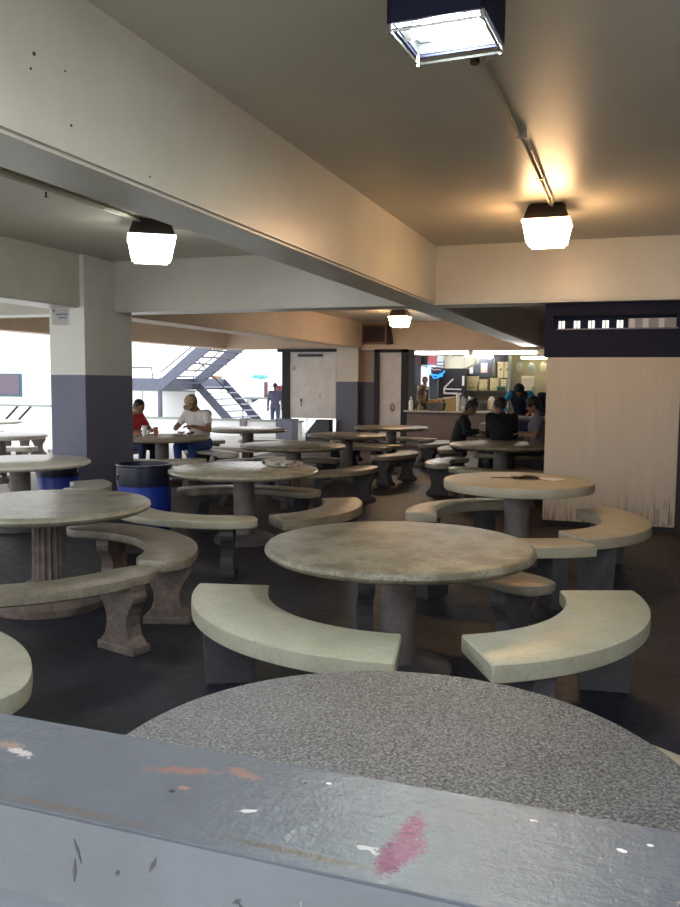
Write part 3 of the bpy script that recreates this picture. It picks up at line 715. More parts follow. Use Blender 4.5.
for x, lab in ((-3.38, 'left of two cream notices with dark dots above the shelf'), (-3.20, 'right of two cream notices with dark dots above the shelf')):
    item('notice', lab, 'notice', (x, 22.8, 1.74), B(-.08, .08, -.01, .01, 0, .44), flat('notice_cream', (.75, .66, .42)), 'cream notices in the kiosk', extra=(('dot', B(-.02, .03, -.016, -.01, .2, .26), flat('brown_dot', (.2, .1, .05))), ('top_dot', B(-.05, -.02, -.016, -.01, .34, .38), flat('orange_dot', (.5, .22, .05)))))
# left half: signs
item('dark_valance', 'black valance under the ceiling at the left of the kiosk', 'sign', (-5.45, 21.9, 2.08), B(-.42, .24, -.02, .02, 0, .24), M['black'], extra=(('pale_strip', B(-.2, .24, -.05, .03, -.06, -.03), flat('strip', (.45, .45, .4))),))
item('pink_sign', 'pink and red square sign hanging high in the kiosk', 'sign', (-5.02, 21.8, 2.05), B(-.16, .16, -.02, .02, 0, .27), mat('pink_print', (.55, .12, .25), .5, col2=(.5, .1, .06), scale=6))
item('white_hood', 'large white rounded hood over the middle of the kiosk', 'hood', (-4.35, 22.25, 1.95), P([(-.42, .02), (-.1, -.02), (.2, .05), (.40, .16), (.42, .36), (-.42, .36)], .5, 'y', 0, bev=.02), flat('hood_white', (.85, .84, .74), .4))
item('striped_pack', 'blue and white striped pack left of the white hood', 'package', (-4.83, 21.75, 1.99), B(-.09, .09, -.04, .04, 0, .33, bev=.01), flat('pack_pale', (.6, .68, .72)), extra=(('stripes', (lambda b_: (box(b_, -.092, .092, -.045, .03, .05, .08), box(b_, -.092, .092, -.045, .03, .14, .17), b_)[-1])(bmesh.new()), flat('stripe_blue', (.08, .2, .4))),))
t = thing('blue_neon_sign', 'curly bright blue neon sign on a dark board in the kiosk', 'sign', (-4.95, 21.62, 1.86))
obj('board', P([(-.10, -.08), (.12, -.12), (.24, .02), (.18, .14), (-.12, .16)], .02, 'y', .03), flat('neon_board', (.02, .02, .05)), t)
neon = emis('neon_blue', (.02, .28, .75), 1.4)
obj('neon_tube', T([(-.26, 0, .10), (-.18, 0, .20), (-.05, 0, .21), (-.12, 0, .08), (-.20, 0, .04), (-.06, 0, -.06), (.10, 0, -.07), (.24, 0, .0), (.26, 0, .06)], .022), neon, t)
obj('neon_tail', T([(-.07, 0, -.07), (-.02, 0, -.15), (.08, 0, -.12), (.22, 0, -.07)], .022), neon, t)
obj('letters', T([(-.10, -.01, .12), (-.02, -.01, .07), (.06, -.01, .09), (.16, -.01, .07)], .014), flat('pale_letters', (.6, .45, .5)), t)
t = thing('menu_board', 'large black menu board with a white angular figure in the kiosk', 'sign', (-4.72, 21.9, 1.18))
obj('board', B(-.18, .56, -.02, .02, 0, .80), flat('menu_black', (.012, .013, .02)), t)
bm = bmesh.new(); tube(bm, [(-.02, -.03, .28), (.22, -.03, .52)], .022, 8); tube(bm, [(-.02, -.03, .13), (.44, -.03, .12)], .028, 8); tube(bm, [(-.02, -.03, .25), (.44, -.03, .24)], .018, 8); tube(bm, [(-.02, -.03, .12), (-.02, -.03, .28)], .02, 8)
obj('white_figure', bm, flat('figure_white', (.8, .8, .82)), t)
for x_ in (-.1, .5): obj('hanging_wire', T([(x_, 0, .79), (x_, 0, ZC - 1.18)], .004, n=6), M['darkmetal'], t)
obj('white_tab', B(.46, .52, -.03, -.02, .34, .60), flat('figure_white', (.8, .8, .82)), t)
item('grey_board', 'narrow grey-blue board left of the black menu board', 'sign', (-5.03, 21.9, 1.12), B(-.12, .10, -.02, .02, 0, .68), flat('greyblue', (.10, .12, .16)), extra=(('edge', B(-.14, -.12, -.03, .03, 0, .7), flat('edge_w', (.5, .5, .52))),))
item('light_panel', 'bright white backlit panel at the left of the kiosk', 'light panel', (-5.55, 22.6, 1.55), B(-.34, .40, -.03, .03, 0, .52), emis('panel_glow', (1, 1, 1), 1.6), extra=(('lower_panel', B(.12, .42, -.035, .0, -.42, 0), emis('panel_glow2', (.9, .95, 1), 1.2)),))
# counter goods
Yc, zc = 20.25, .90
def bottle(label, x, y, z, h, rr, c, cap=(.8, .8, .8)):
    t = thing('bottle', label, 'bottle', (x, y, z), 0, 'bottles on the kiosk counter')
    obj('body', L([(rr, 0), (rr, h * .62), (rr * .8, h * .72), (rr * .35, h * .82), (rr * .35, h * .9)], n=16), flat('btl%s' % str(c), c, .25), t, smooth='auto')
    obj('cap', L([(rr * .42, h * .9), (rr * .42, h)], n=12), flat('cap%s' % str(cap), cap), t)
item('coffee_urn', 'dark urn with tan belly at the left end of the kiosk counter', 'urn', (-4.98, Yc, zc), L([(.12, 0), (.12, .06), (.10, .10), (.135, .16), (.135, .32), (.12, .36), (.12, .62), (.05, .64)], n=24), mat('urn', (.05, .04, .03), .25, .3, col2=(.35, .27, .14), scale=3), smooth='auto', extra=(('tap', T([(0, -.12, .12), (0, -.18, .12), (0, -.18, .08)], .012), M['chrome']),))
bottle('white squat bottle left of the dark urn on the counter', -5.20, Yc - .15, zc, .34, .055, (.8, .8, .78))
item('wire_basket', 'dark basket of snacks in the middle of the kiosk counter', 'basket', (-4.60, Yc, zc), P([(-.18, 0), (.20, 0), (.24, .2), (-.22, .2)], .3, 'y', 0, bev=.01), mat('basket', (.03, .03, .035), .4, col2=(.12, .11, .12), scale=25), extra=(('snacks', B(-.18, .20, -.12, .12, .2, .28, bev=.02), mat('snacks', (.40, .28, .12), .6, col2=(.2, .06, .03), scale=20)), ))
item('snack_box', 'tan open carton beside the dark basket on the kiosk counter', 'box', (-4.22, Yc + .05, zc), B(-.10, .10, -.12, .12, 0, .30, bev=.01), flat('tan_carton', (.42, .30, .13)), extra=(('flap', P([(-.18, .30), (.12, .34), (.12, .36), (-.18, .33)], .2, 'y', 0), flat('flap_w', (.75, .72, .6))),))
item('cup_stack', 'tall white stack of cups right of the tan carton', 'cup stack', (-4.02, Yc - .1, zc), L([(.035, 0), (.05, .44), (.045, .45)], n=16), flat('cup_white', (.85, .84, .8)), smooth='auto', extra=(('rim', L([(.055, .43), (.055, .45)], n=16), flat('cup_white', (.85, .84, .8))),))
for i, (x, c, lab) in enumerate(((-3.90, (.5, .55, .55), 'grey-green jar with white lid, near the right end of the counter'), (-3.73, (.45, .5, .52), 'clear-looking jar right of the grey-green jar'), )):
    item('jar', lab, 'jar', (x, Yc, zc), L([(.05, 0), (.07, .03), (.07, .26), (.05, .32)], n=18), flat('jar%d' % i, c, .15), 'jars on the kiosk counter', smooth='auto', extra=(('label', L([(.072, .06), (.072, .13)], n=18), flat('lblw', (.8, .8, .78))), ('lid', L([(.055, .32), (.055, .36)], n=18), M['chrome'])))
bottle('slim grey bottle standing free on the counter edge left of the trio', -4.95, 19.99, zc, .2, .03, (.2, .18, .16))
# second shelf goods (below cream boxes), standing on a back counter
struct('wall_kiosk_ledge', B(-4.4, -.95, 22.3, 22.9, 0, .88), flat('backcounter', (.14, .11, .10)))
random.seed(9)
goods = [(-4.2, .12, .30, (.12, .14, .12), 'dark green jug behind the head of the left seated person'), (-3.98, .11, .26, (.35, .40, .36), 'pale green jar on the back counter'),
         (-3.80, .10, .24, (.10, .10, .09), 'black tin on the back counter'), (-3.56, .13, .36, (.72, .66, .50), 'cream jug with dark top on the back counter'), (-3.34, .10, .28, (.42, .12, .08), 'red tin beside the cream jug'), (-3.14, .09, .22, (.25, .12, .16), 'maroon tin left of the blue jacket')]
for x, ww, h, c, lab in goods:
    item('container', lab, 'container', (x, 22.5, .88), L([(ww * .7, 0), (ww * .8, .02), (ww * .8, h * .7), (ww * .5, h * .85), (ww * .4, h)], n=18), flat('good%.2f' % x, c, .35), smooth='auto', extra=(('lid', L([(ww * .42, h), (ww * .42, h + .03)], n=14), M['black']),))
item('white_carton_stack', 'stack of two pale cartons behind the blue jacket', 'cartons', (-2.72, 22.6, .88), B(-.25, .25, -.15, .15, 0, .62, bev=.01), flat('pale_carton', (.55, .50, .36)), extra=(('upper_carton', B(-.05, .30, -.15, .13, .62, .92, bev=.01), flat('pale_carton2', (.60, .55, .42))), ('bright_top', B(-.04, .29, -.155, .12, .86, .915), flat('bright_top', (.85, .78, .5)))))
for x, c, lab in ((-2.95, (.5, .55, .6), 'upper pack hanging at the upright post'), (-2.62, (.30, .36, .42), 'bluish pack hanging above the pale cartons'), (-2.30, (.5, .5, .44), 'grey pack hanging right above the pale cartons'), (-2.05, (.62, .6, .5), 'small pale pack hanging near the yellow tube light')):
    item('hanging_pack', lab, 'package', (x, 23.3, 1.92), P([(-.07, 0), (.08, .02), (.09, .2), (-.02, .26), (-.08, .2)], .05, 'y', 0, bev=.01), flat('hp%.2f' % x, c), extra=(('hook', T([(0, 0, .24), (0, 0, .3)], .006), M['chrome']),))
item('soap_bottle_pair', 'teal-white dispenser right of the blue jacket', 'dispenser', (-1.78, 16.7, .94), L([(.05, 0), (.05, .22), (.03, .26), (.02, .3)], n=14), flat('dispenser', (.4, .5, .47), .3), smooth='auto', extra=(('pump', T([(0, 0, .3), (0, 0, .36), (.05, 0, .36)], .012), M['whitemat']),))
for x, y, rz, c, lab in ((-2.35, 16.38, .2, (.5, .40, .36), 'crumpled pinkish wrapper at the left of the long counter'), (-2.02, 16.36, -.3, (.62, .60, .64), 'pale papers spread on the counter before the blue jacket'), (-1.66, 16.38, .5, (.55, .5, .58), 'lilac papers at the right end of the long counter')):
    item('paper_pile', lab, 'papers', (x, y, .942), P([(-.15, -.08), (.12, -.1), (.17, .04), (.02, .11), (-.13, .07)], .02, 'z', .01, bev=.004), flat('pp%.2f' % x, c))

# ------------------------------------------------------------------ bins
def bin_(label, x, y, r_=.27, h=.86):
    t = thing('rubbish_bin', label, 'bin', (x, y, 0), .5, 'blue rubbish bins')
    obj('drum', L([(r_ * .92, 0), (r_ * .95, .03), (r_ * .98, h * .33), (r_ * 1.0, h * .34), (r_ * .98, h * .36), (r_ * .99, h * .72)], n=48), M['bluebin'], t, smooth='auto')
    obj('liner_band', L([(r_ * 1.01, h * .72), (r_ * 1.03, h * .80), (r_ * 1.02, h * .97), (r_ * 1.05, h * .985), (r_ * 1.04, h), (r_ * .95, h), (r_ * .93, h * .9)], n=48), M['binrim'], t, smooth='auto')
    for a in (3.6, 6.0): obj('handle_ring', T([((r_ * 1.04) * cos(a + q * .09) , (r_ * 1.04) * sin(a + q * .09), h * .84 + .03 * sin(q * 2.2)) for q in (-1, -.5, 0, .5, 1)], .008, n=8), M['chrome'], t)
    return t
bin_('blue drum bin with dark rim in front of the left pillar, right side', -4.64, 7.17, .27, .77)
bin_('blue bin mostly hidden behind the bright table by the left pillar', -6.62, 8.32, .25, .60)

# ------------------------------------------------------------------ outside
t = thing('staircase', 'grey steel outdoor staircase with mid landing beyond the left tables', 'staircase', (-13.6, 22, 0))
W = 2.1
for y in (0, W - .06):
    bm = bmesh.new(); prism(bm, [(0, -.0 + 1.30), (1.82, 2.60), (2.7, 3.23), (2.7, 3.75), (0, 1.66)], .06, 'y', y + .03); obj('upper_stringer', bm, M['bluegrey'], t)

for i in range(10):
    obj('tread', B(.15 + i * .275 - .02, .15 + i * .275 + .25, .06, W - .06, 1.50 + i * .197, 1.54 + i * .197), M['bluegrey'], t)
obj('landing', B(-1.6, 0, 0, W * 2 + .1, 1.29, 1.66), M['bluegrey'], t)
for y in (.03, W - .03): obj('handrail', T([(-.05, y, 1.66), (.0, y, 1.86), (2.0, y, 3.30)], .02, n=8), M['darkmetal'], t)
obj('landing_rail', T([(-1.6, .03, 1.98), (-.35, .03, 1.98), (-.3, .03, 1.66)], .02, n=8), M['darkmetal'], t)
pale = mat('lit_side_steel', (.42, .46, .56), .4)  # lit side of the lower flight, put into a paler steel colour
for y in (W + .1, W * 2 + .04):
    bm = bmesh.new(); prism(bm, [(0, 1.30), (0, 1.66), (1.60, .10), (1.60, 0), (1.30, 0)], .06, 'y', y); obj('lower_stringer', bm, M['bluegrey'], t)
for i in range(7):
    obj('tread', B(.05 + i * .205, .05 + i * .205 + .24, W + .13, W * 2, 1.36 - i * .2, 1.40 - i * .2), pale, t)
bm = bmesh.new(); tube(bm, [(0, W + .1, 2.3), (1.7, W + .1, .75), (1.7, W + .1, 0)], .02, 8)
obj('lower_handrail', bm, M['darkmetal'], t)
for x in (-1.5, -.1): obj('landing_post', B(x - .05, x + .05, .05, .15, 0, 1.29), M['bluegrey'], t)

item('white_screen_wall', 'low white panel wall behind the man in the tan cap', 'screen', (-15.6, 24.6, 0), B(-2.2, 1.7, -.04, .04, 0, 1.22), M['whitemat'], extra=(('top_rail', B(-2.2, 1.8, -.06, .06, 1.22, 1.27), flat('rail_green', (.25, .3, .27))), ('seam_post', B(-.35, -.31, -.055, -.04, 0, 1.22), flat('seam', (.35, .35, .36)))))
item('low_wall', 'long low white wall with grey-green coping outside beyond the tables', 'wall', (-12.0, 21.6, 0), B(-3.2, 3.2, -.1, .1, 0, .44), M['whitemat'], extra=(('coping', B(-3.25, 3.25, -.14, .14, .44, .49), flat('coping', (.3, .33, .30))), ('pier', B(1.35, 1.55, -.16, .16, 0, .52), flat('pier', (.22, .20, .2)))))
# white building and stall far outside
t = thing('white_building', 'overexposed white building with a dark window at the far left', 'building', (-30, 32, 0))
obj('walls', B(-6, 6, -.0, 6, 0, 5), M['whitemat'], t)
fwin = obj('window_frame', B(.8, 2.6, -.08, .02, .75, 1.85), flat('teal_sill', (.05, .12, .14)), t)
obj('pane', B(.85, 2.5, -.1, -.06, .85, 1.80), flat('purple_glass', (.12, .09, .13), .2), fwin)
bm = bmesh.new()
for x in (4.6, 4.95, 5.3): tube(bm, [(x, -.1, .9), (x, -.1, 2.0)], .04, 8)
tube(bm, [(4.3, -.1, 2.0), (5.7, -.1, 2.0)], .05, 8)
obj('wall_pipes', bm, flat('pipe_grey', (.35, .3, .33)), t)
for z in (1.15, 1.45): obj('meter', L([(.16, -.05), (.16, .05)], n=16), flat('meter', (.06, .12, .15)), t).matrix_local = Matrix.Translation((5.6, -.15, z)) @ Matrix.Rotation(pi / 2, 4, 'X')
t = thing('outdoor_long_table', 'long outdoor table on angled dark braces at the far left', 'table', (-17.2, 20, 0))
obj('table_top', B(-1.6, 1.25, -.35, .35, .80, .84), flat('dk_top', (.22, .25, .24)), t)
bm = bmesh.new(); tube(bm, [(.15, -.3, .80), (-.35, -.3, .36)], .035, 8); tube(bm, [(.15, .3, .80), (-.35, .3, .36)], .035, 8)
obj('brace', bm, M['darkmetal'], t)
for x in (-1.4, 1.2): obj('leg', T([(x, 0, 0), (x, 0, .80)], .03), M['darkmetal'], t)
table('n', 'white sunlit table outside, nearest beyond the left pillar', -9.3, 10.3, 'out_conc', 'plain', 0, G2)
table('n', 'white sunlit table outside, farther beyond the left pillar', -12.6, 13.6, 'out_conc', 'plain', 0, G2)
ring(-9.3, 10.3, 'nearest white outdoor table', (-60, 40, 135), mm='out_conc', lm='leg_brown')
ring(-12.6, 13.6, 'farther white outdoor table', (-50, 60, 150), mm='out_conc', lm='leg_brown')

t = thing('market_stall', 'pale outdoor stall with teal canopy patch and hanging goods', 'stall', (-11.85, 26.9, 0))
obj('counter', B(-1.2, 1.3, -.3, .3, .95, 1.02), flat('stall_top', (.5, .52, .5)), t)
for x in (-1.1, .2, 1.2): obj('leg', B(x - .03, x + .03, -.2, .2, 0, .95), M['whitemat'], t)
bm = bmesh.new()
for x in (-.95, .2, 1.0): prism(bm, [(x, .95), (x + .3, .95), (x + .05, .82)], .04, 'y', -.2)
obj('bracket', bm, flat('brk', (.12, .16, .14)), t)
obj('canopy', P([(-.95, 1.70), (-.6, 1.66), (-.42, 1.74), (-.5, 1.82), (-.85, 1.82)], .5, 'y', 0, bev=.03), flat('teal', (.22, .80, .78)), t)
obj('canopy_pole', T([(-.68, 0, 1.02), (-.68, 0, 1.7)], .02), M['whitemat'], t)
for x, w_, z, h, c in ((-.45, .05, 1.15, .42, (.16, .06, .06)), (.05, .14, 1.15, .3, (.35, .08, .08)), (.28, .12, 1.18, .35, (.1, .02, .03)), (.50, .12, 1.2, .22, (.4, .06, .06)), (.68, .14, 1.15, .2, (.05, .05, .07))):
    obj('goods', B(x - w_ / 2, x + w_ / 2, -.15, .1, z - .13, z + h, bev=.01), flat('goods%.2f' % x, c), t)
t = thing('red_pennant', 'brown-red triangular pennant flag outside right of the stairs', 'flag', (-14.3, 27, 1.2))
obj('cloth', P([(-.32, .58), (.16, .56), (.14, .04)], .02, 'y', 0), flat('pennant', (.42, .22, .16)), t)
obj('pole', T([(.17, 0, -1.2), (.17, 0, .7)], .018), flat('pole_w', (.6, .6, .6)), t)
# ------------------------------------------------------------------ people
def cap_(bm, p0, r0_, p1, r1_, n=14):
    """tapered capsule"""
    p0, p1 = V(p0), V(p1); d = p1 - p0
    if d.length < 1e-5: return bm
    q = d.to_track_quat('Z', 'Y'); Ls = d.length
    prof = [(r0_ * sin(a), -r0_ * cos(a)) for a in (pi * k / 10 for k in range(1, 6))] + [(r1_ * cos(a), Ls + r1_ * sin(a)) for a in (pi * k / 10 for k in range(0, 5))]
    rings = [[bm.verts.new(p0 + q @ V((rr * cos(2 * pi * i / n), rr * sin(2 * pi * i / n), z))) for i in range(n)] for rr, z in prof]
    for a, b in zip(rings, rings[1:]):
        for i in range(n): bm.faces.new((a[i], a[(i + 1) % n], b[(i + 1) % n], b[i]))
    bm.faces.new(rings[0][::-1]); bm.faces.new(rings[-1])
    return bm

def fused(name, bm, m, parent, voxel=.01, smooth=4):
    bmesh.ops.recalc_face_normals(bm, faces=bm.faces)
    me = bpy.data.meshes.new(name); bm.to_mesh(me); bm.free()
    o = bpy.data.objects.new(name, me); COL.objects.link(o)
    rm = o.modifiers.new('r', 'REMESH'); rm.mode = 'VOXEL'; rm.voxel_size = voxel
    sm = o.modifiers.new('s', 'SMOOTH'); sm.iterations = smooth; sm.factor = .5
    dg = bpy.context.evaluated_depsgraph_get(); dg.update()
    me2 = bpy.data.meshes.new_from_object(o.evaluated_get(dg)); o.modifiers.clear(); o.data = me2; bpy.data.meshes.remove(me)
    me2.materials.clear(); me2.materials.append(m)
    for p in me2.polygons: p.use_smooth = True
    o.name = name; o.parent = parent
    return o

def ik(s, h, l1, l2, pole):
    s, h = V(s), V(h); d = h - s; D = min(d.length, (l1 + l2) * .995); dn = d.normalized(); h = s + dn * D
    a = (l1 * l1 - l2 * l2 + D * D) / (2 * D); hh = sqrt(max(0, l1 * l1 - a * a))
    pl = V(pole) - dn * V(pole).dot(dn); pl.normalize()
    return s + dn * a + pl * hh, h

def person(label, x, y, z, face, seated=True, lean=.15, bow=.3, turn=0, hands=((-.2, .38, .30), (.2, .38, .30)), skin=(.30, .17, .11), shirt=(.02, .02, .02), sleeve='long',
           pants=(.03, .04, .09), hair='short', hairc=(.012, .01, .009), cap=None, hood=None, sc=1.0, legs=True, stripe=None, feet_fwd=.40, apron=None, sleevec=None, flare=.8):
    root = thing('person', label, 'person', (x, y, 0), face); root.scale = (sc, sc, sc)
    SK = mat('skin', skin, .5, spec=.3); SH = mat('shirt_cloth', shirt, .85, bump=.2, bump_scale=30); PA = mat('trouser_cloth', pants, .85, bump=.2, bump_scale=30)
    pz = z / sc
    pel = V((0, 0, pz + .10)) if seated else V((0, 0, .93))
    Rl = Matrix.Rotation(-lean, 3, 'X')
    def U(p): return pel + Rl @ V(p)
    waist, chest, neck = U((0, 0, .16)), U((0, .01, .34)), U((0, -.005, .52))
    shl = [U((s * .175, -.01, .455)) for s in (-1, 1)]
    Rh = Rl @ Matrix.Rotation(turn, 3, 'Z') @ Matrix.Rotation(-bow, 3, 'X')
    hc = neck + Rh @ V((0, .025, .145))
    def Hd(p): return hc + Rh @ V(p)
    body = bmesh.new()
    ell(body, pel, (.155, .11, .12)); cap_(body, pel, .115, waist, .11); cap_(body, waist, .115, chest, .125)
    for s in (-1, 1):
        cap_(body, U((s * .05, 0, .2)), .10, U((s * .075, 0, .36)), .11); cap_(body, U((s * .05, 0, .43)), .075, shl[(s + 1) // 2], .062)
    cap_(body, U((0, -.01, .44)), .065, neck, .052); cap_(body, neck, .052, Hd((0, -.01, -.05)), .05)
    # head: skull, jaw, nose, lips, ears, brow
    ell(body, Hd((0, -.012, .03)), (.074, .094, .085), rot=Rh); ell(body, Hd((0, .02, -.035)), (.056, .068, .075), rot=Rh); ell(body, Hd((0, .052, -.085)), (.028, .026, .024), rot=Rh)
    cap_(body, Hd((0, .082, .018)), .008, Hd((0, .102, -.020)), .013); cap_(body, Hd((-.014, .092, -.022)), .008, Hd((.014, .092, -.022)), .008)
    cap_(body, Hd((-.018, .080, -.050)), .007, Hd((.018, .080, -.050)), .007); cap_(body, Hd((-.016, .079, -.062)), .007, Hd((.016, .079, -.062)), .007)
    cap_(body, Hd((-.035, .072, .028)), .010, Hd((.035, .072, .028)), .010)
    for s in (-1, 1): ell(body, Hd((s * .076, -.005, -.005)), (.010, .020, .032), 12, 8, rot=Rh)
    shirt_b = bmesh.new(); o_ = .014
    ell(shirt_b, pel + V((0, 0, .02)), (.162, .122, .10)); cap_(shirt_b, pel + V((0, 0, .03)), .125, waist, .128); cap_(shirt_b, waist, .13, chest, .138)
    for s in (-1, 1):
        cap_(shirt_b, U((s * .055, 0, .12)), .10, U((s * .082, 0, .36)), .12); cap_(shirt_b, U((s * .05, -.005, .43)), .085, shl[(s + 1) // 2], .074)
    cap_(shirt_b, U((0, -.01, .42)), .085, U((0, -.01, .485)), .066)
    slv = bmesh.new() if sleevec else shirt_b
    for i, s in enumerate((-1, 1)):
        hd = U((0, 0, .1)); hh = V(hands[i])
        el, wr = ik(shl[i], hh, .285, .25, (s * flare, -.4, -.6))
        cap_(body, shl[i], .050, el, .038); cap_(body, el, .038, wr, .026)
        cap_(slv, shl[i], .066 if not sleevec else .078, shl[i].lerp(el, .55 if sleeve == 'short' else 1), .056 if sleeve == 'short' else .050)
        if sleeve == 'long': cap_(slv, el, .050, el.lerp(wr, .95), .036)
        # hand: palm, four bent fingers of unequal length, thumb from the side
        dr = (wr - el).normalized(); dr = (dr + V((0, .3, -.15))).normalized(); sd = dr.cross(V((0, 0, 1))).normalized(); dn = sd.cross(dr).normalized()
        if dn.z > 0: dn = -dn
        pc = wr + dr * .045
        for q in (-.024, -.008, .008, .024): cap_(body, wr + sd * q * .7, .014, wr + dr * .08 + sd * q * 1.15, .012)
        for q, Lf in zip((-1.5, -.5, .5, 1.5), (.066, .078, .074, .058)):
            b0 = wr + dr * .085 + sd * q * .019; b1 = b0 + dr * Lf * .5 + dn * .006; b2 = b1 + dr * Lf * .3 + dn * Lf * .42
            cap_(body, b0, .0095, b1, .0088, 8); cap_(body, b1, .0088, b2, .0075, 8)
        ts = -s; t0 = wr + dr * .025 + sd * .028 * ts; t1 = t0 + dr * .030 + sd * .028 * ts + dn * .008; t2 = t1 + dr * .032 + sd * .004 * ts + dn * .012
        cap_(body, t0, .013, t1, .0115, 8); cap_(body, t1, .011, t2, .009, 8)
    pb = bmesh.new(); shoes = []
    for s in (-1, 1):
        hip = pel + V((s * .085, 0, -.02))
        if seated: kn = V((s * .13, .44, pz + .07)); an = V((s * .13, feet_fwd, .085))
        else: kn = V((s * .10, .03, .48)); an = V((s * .11, -.02, .085))
        cap_(body, hip, .080, kn, .050); cap_(body, kn, .050, kn.lerp(an, .4), .052); cap_(body, kn.lerp(an, .4), .050, an, .034)
        cap_(body, an + V((0, 0, -.03)), .032, an + V((0, .13, -.05)), .026)
        cap_(pb, hip, .096, kn, .066); cap_(pb, kn, .066, an + V((0, 0, .05)), .050)
        sb = bmesh.new(); cap_(sb, an + V((0, -.03, -.045)), .040, an + V((0, .15, -.052)), .035); cap_(sb, an + V((0, 0, 0)), .04, an + V((0, .03, -.03)), .04)
        box(sb, an.x - .042, an.x + .042, an.y - .075, an.y + .19, 0, .022, bev=.006)
        shoes.append(sb)
    cap_(pb, pel + V((-.06, 0, 0)), .112, pel + V((.06, 0, 0)), .112)
    fused('body', body, SK, root, .0075, 3)
    fused('shirt', shirt_b, SH, root, .012, 5)
    if sleevec: fused('sleeves', slv, mat('sleeve_cloth', sleevec, .8), root, .012, 4)
    fused('trousers', pb, PA, root, .014, 5)
    for sb in shoes: fused('shoe', sb, flat('shoe_dark', (.03, .03, .035)), root, .010, 3)
    for s in (-1, 1):
        e = bmesh.new(); ell(e, Hd((s * .030, .078, .010)), (.011, .008, .008), 12, 8, rot=Rh); obj('eye', e, flat('eye_dark', (.06, .05, .045), .2), root, smooth=True)
    m_ = bmesh.new(); cap_(m_, Hd((-.02, .085, -.056)), .003, Hd((.02, .085, -.056)), .003, 8); obj('mouth', m_, flat('lip_line', (.10, .03, .03)), root, smooth=True)
    HM = mat('hair', hairc, .6, bump=.5, bump_scale=120)
    hb = bmesh.new()
    ell(hb, Hd((0, -.030, .048)), (.084, .092, .082), rot=Rh)
    cap_(hb, Hd((0, -.055, .0)), .066, Hd((0, -.05, -.045)), .05)
    for s in (-1, 1): cap_(hb, Hd((s * .062, -.01, .045)), .022, Hd((s * .068, -.02, .0)), .016)
    if hair == 'tall': cap_(hb, Hd((0, .01, .10)), .058, Hd((0, -.03, .125)), .050); cap_(hb, Hd((-.03, .045, .085)), .03, Hd((.03, .045, .085)), .03)
    if hair == 'full': ell(hb, Hd((0, -.02, .05)), (.098, .108, .095), rot=Rh)
    fused('hair', hb, HM, root, .009, 3)
    if cap:
        cb = bmesh.new(); ell(cb, Hd((0, -.012, .062)), (.092, .106, .078), 28, 16, rot=Rh)
        bmesh.ops.bisect_plane(cb, geom=cb.verts[:] + cb.edges[:] + cb.faces[:], plane_co=Hd((0, 0, .052)), plane_no=Rh @ V((0, -.12, 1)), clear_inner=True)
        bmesh.ops.holes_fill(cb, edges=[e for e in cb.edges if e.is_boundary])
        c_ = obj('cap', cb, mat('cap_cloth', cap, .8, col2=tuple(q * .55 for q in cap), scale=30, spread=(.5, .6)), root, smooth='auto')
        bb = bmesh.new()
        pts = [(.082 * cos(a), .065 + .085 * sin(a)) for a in (pi * k / 12 for k in range(13))]
        prism(bb, pts, .006, 'z', 0); bmesh.ops.transform(bb, matrix=Matrix.Translation(Hd((0, .012, .058))) @ (Rh @ Matrix.Rotation(-.25, 3, 'X')).to_4x4(), verts=bb.verts)
        obj('brim', bb, mat('brim_cloth', tuple(q * .5 for q in cap), .8), c_)
    if hood:
        hb = bmesh.new(); ell(hb, Hd((0, -.035, .03)), (.108, .115, .118), 28, 18, rot=Rh)
        bmesh.ops.bisect_plane(hb, geom=hb.verts[:] + hb.edges[:] + hb.faces[:], plane_co=Hd((0, .045, 0)), plane_no=Rh @ V((0, 1, .1)), clear_outer=True)
        bmesh.ops.solidify(hb, geom=hb.faces[:], thickness=.010)
        obj('hood', hb, mat('hood_cloth', hood, .85), root, smooth=True)
    if stripe:
        for s in (-1, 1):
            st = bmesh.new(); cap_(st, U((s * .05, .108, .27)), .022, U((s * .14, .075, .26)), .024); fused('chest_stripe', st, flat('stripe_black', stripe), root, .008, 2)
    if apron:
        ab = B(-.14, .14, .125, .14, .62, 1.36, bev=.006); obj('apron', ab, flat('apron_black', apron), root)
    return root

FY = pi          # facing the camera side (-y)
person('man in tan cap and white shirt with dark chest stripe, eating with head bowed', -6.68, 12.05, .47, FY - .1, lean=.28, bow=.45, hands=((-.13, .42, .80), (.16, .40, .80)), skin=(.30, .16, .10),
       shirt=(.80, .76, .76), sleeve='short', pants=(.03, .08, .32), cap=(.50, .36, .22), stripe=(.03, .03, .05), sc=1.10)
person('person in red top with black hair, half hidden behind the left pillar', -7.72, 11.45, .47, -pi / 2 - .15, lean=.30, bow=.35, hands=((-.16, .42, .80), (.16, .42, .80)), skin=(.28, .15, .10),
       shirt=(.55, .03, .06), sleeve='short', pants=(.02, .03, .08), hairc=(.015, .01, .01))
person('person in charcoal top sitting left of the trio, in profile facing right', -2.74, 13.75, .47, -pi / 2 + .15, lean=.25, bow=.35, hands=((-.15, .36, .79), (.15, .34, .79)), skin=(.20, .10, .06),
       shirt=(.007, .009, .011), pants=(.02, .02, .025), hair='tall')
person('person in black sweatshirt in the middle of the trio, back to the camera', -1.93, 13.25, .47, .12, lean=.32, bow=.35, turn=.5, flare=.25, hands=((-.10, .42, .80), (.10, .42, .80)), skin=(.18, .09, .06),
       shirt=(.003, .003, .004), pants=(.02, .02, .03), hair='full', sc=1.08)
person('person in grey shirt at the right of the trio, cut off by the partition edge', -1.34, 13.3, .47, pi / 2 + .2, lean=.08, bow=.25, hands=((-.12, .26, .78), (.10, .26, .56)), skin=(.26, .13, .08),
       shirt=(.13, .12, .15), sleeve='short', pants=(.02, .02, .03), hair='full', sc=1.05)
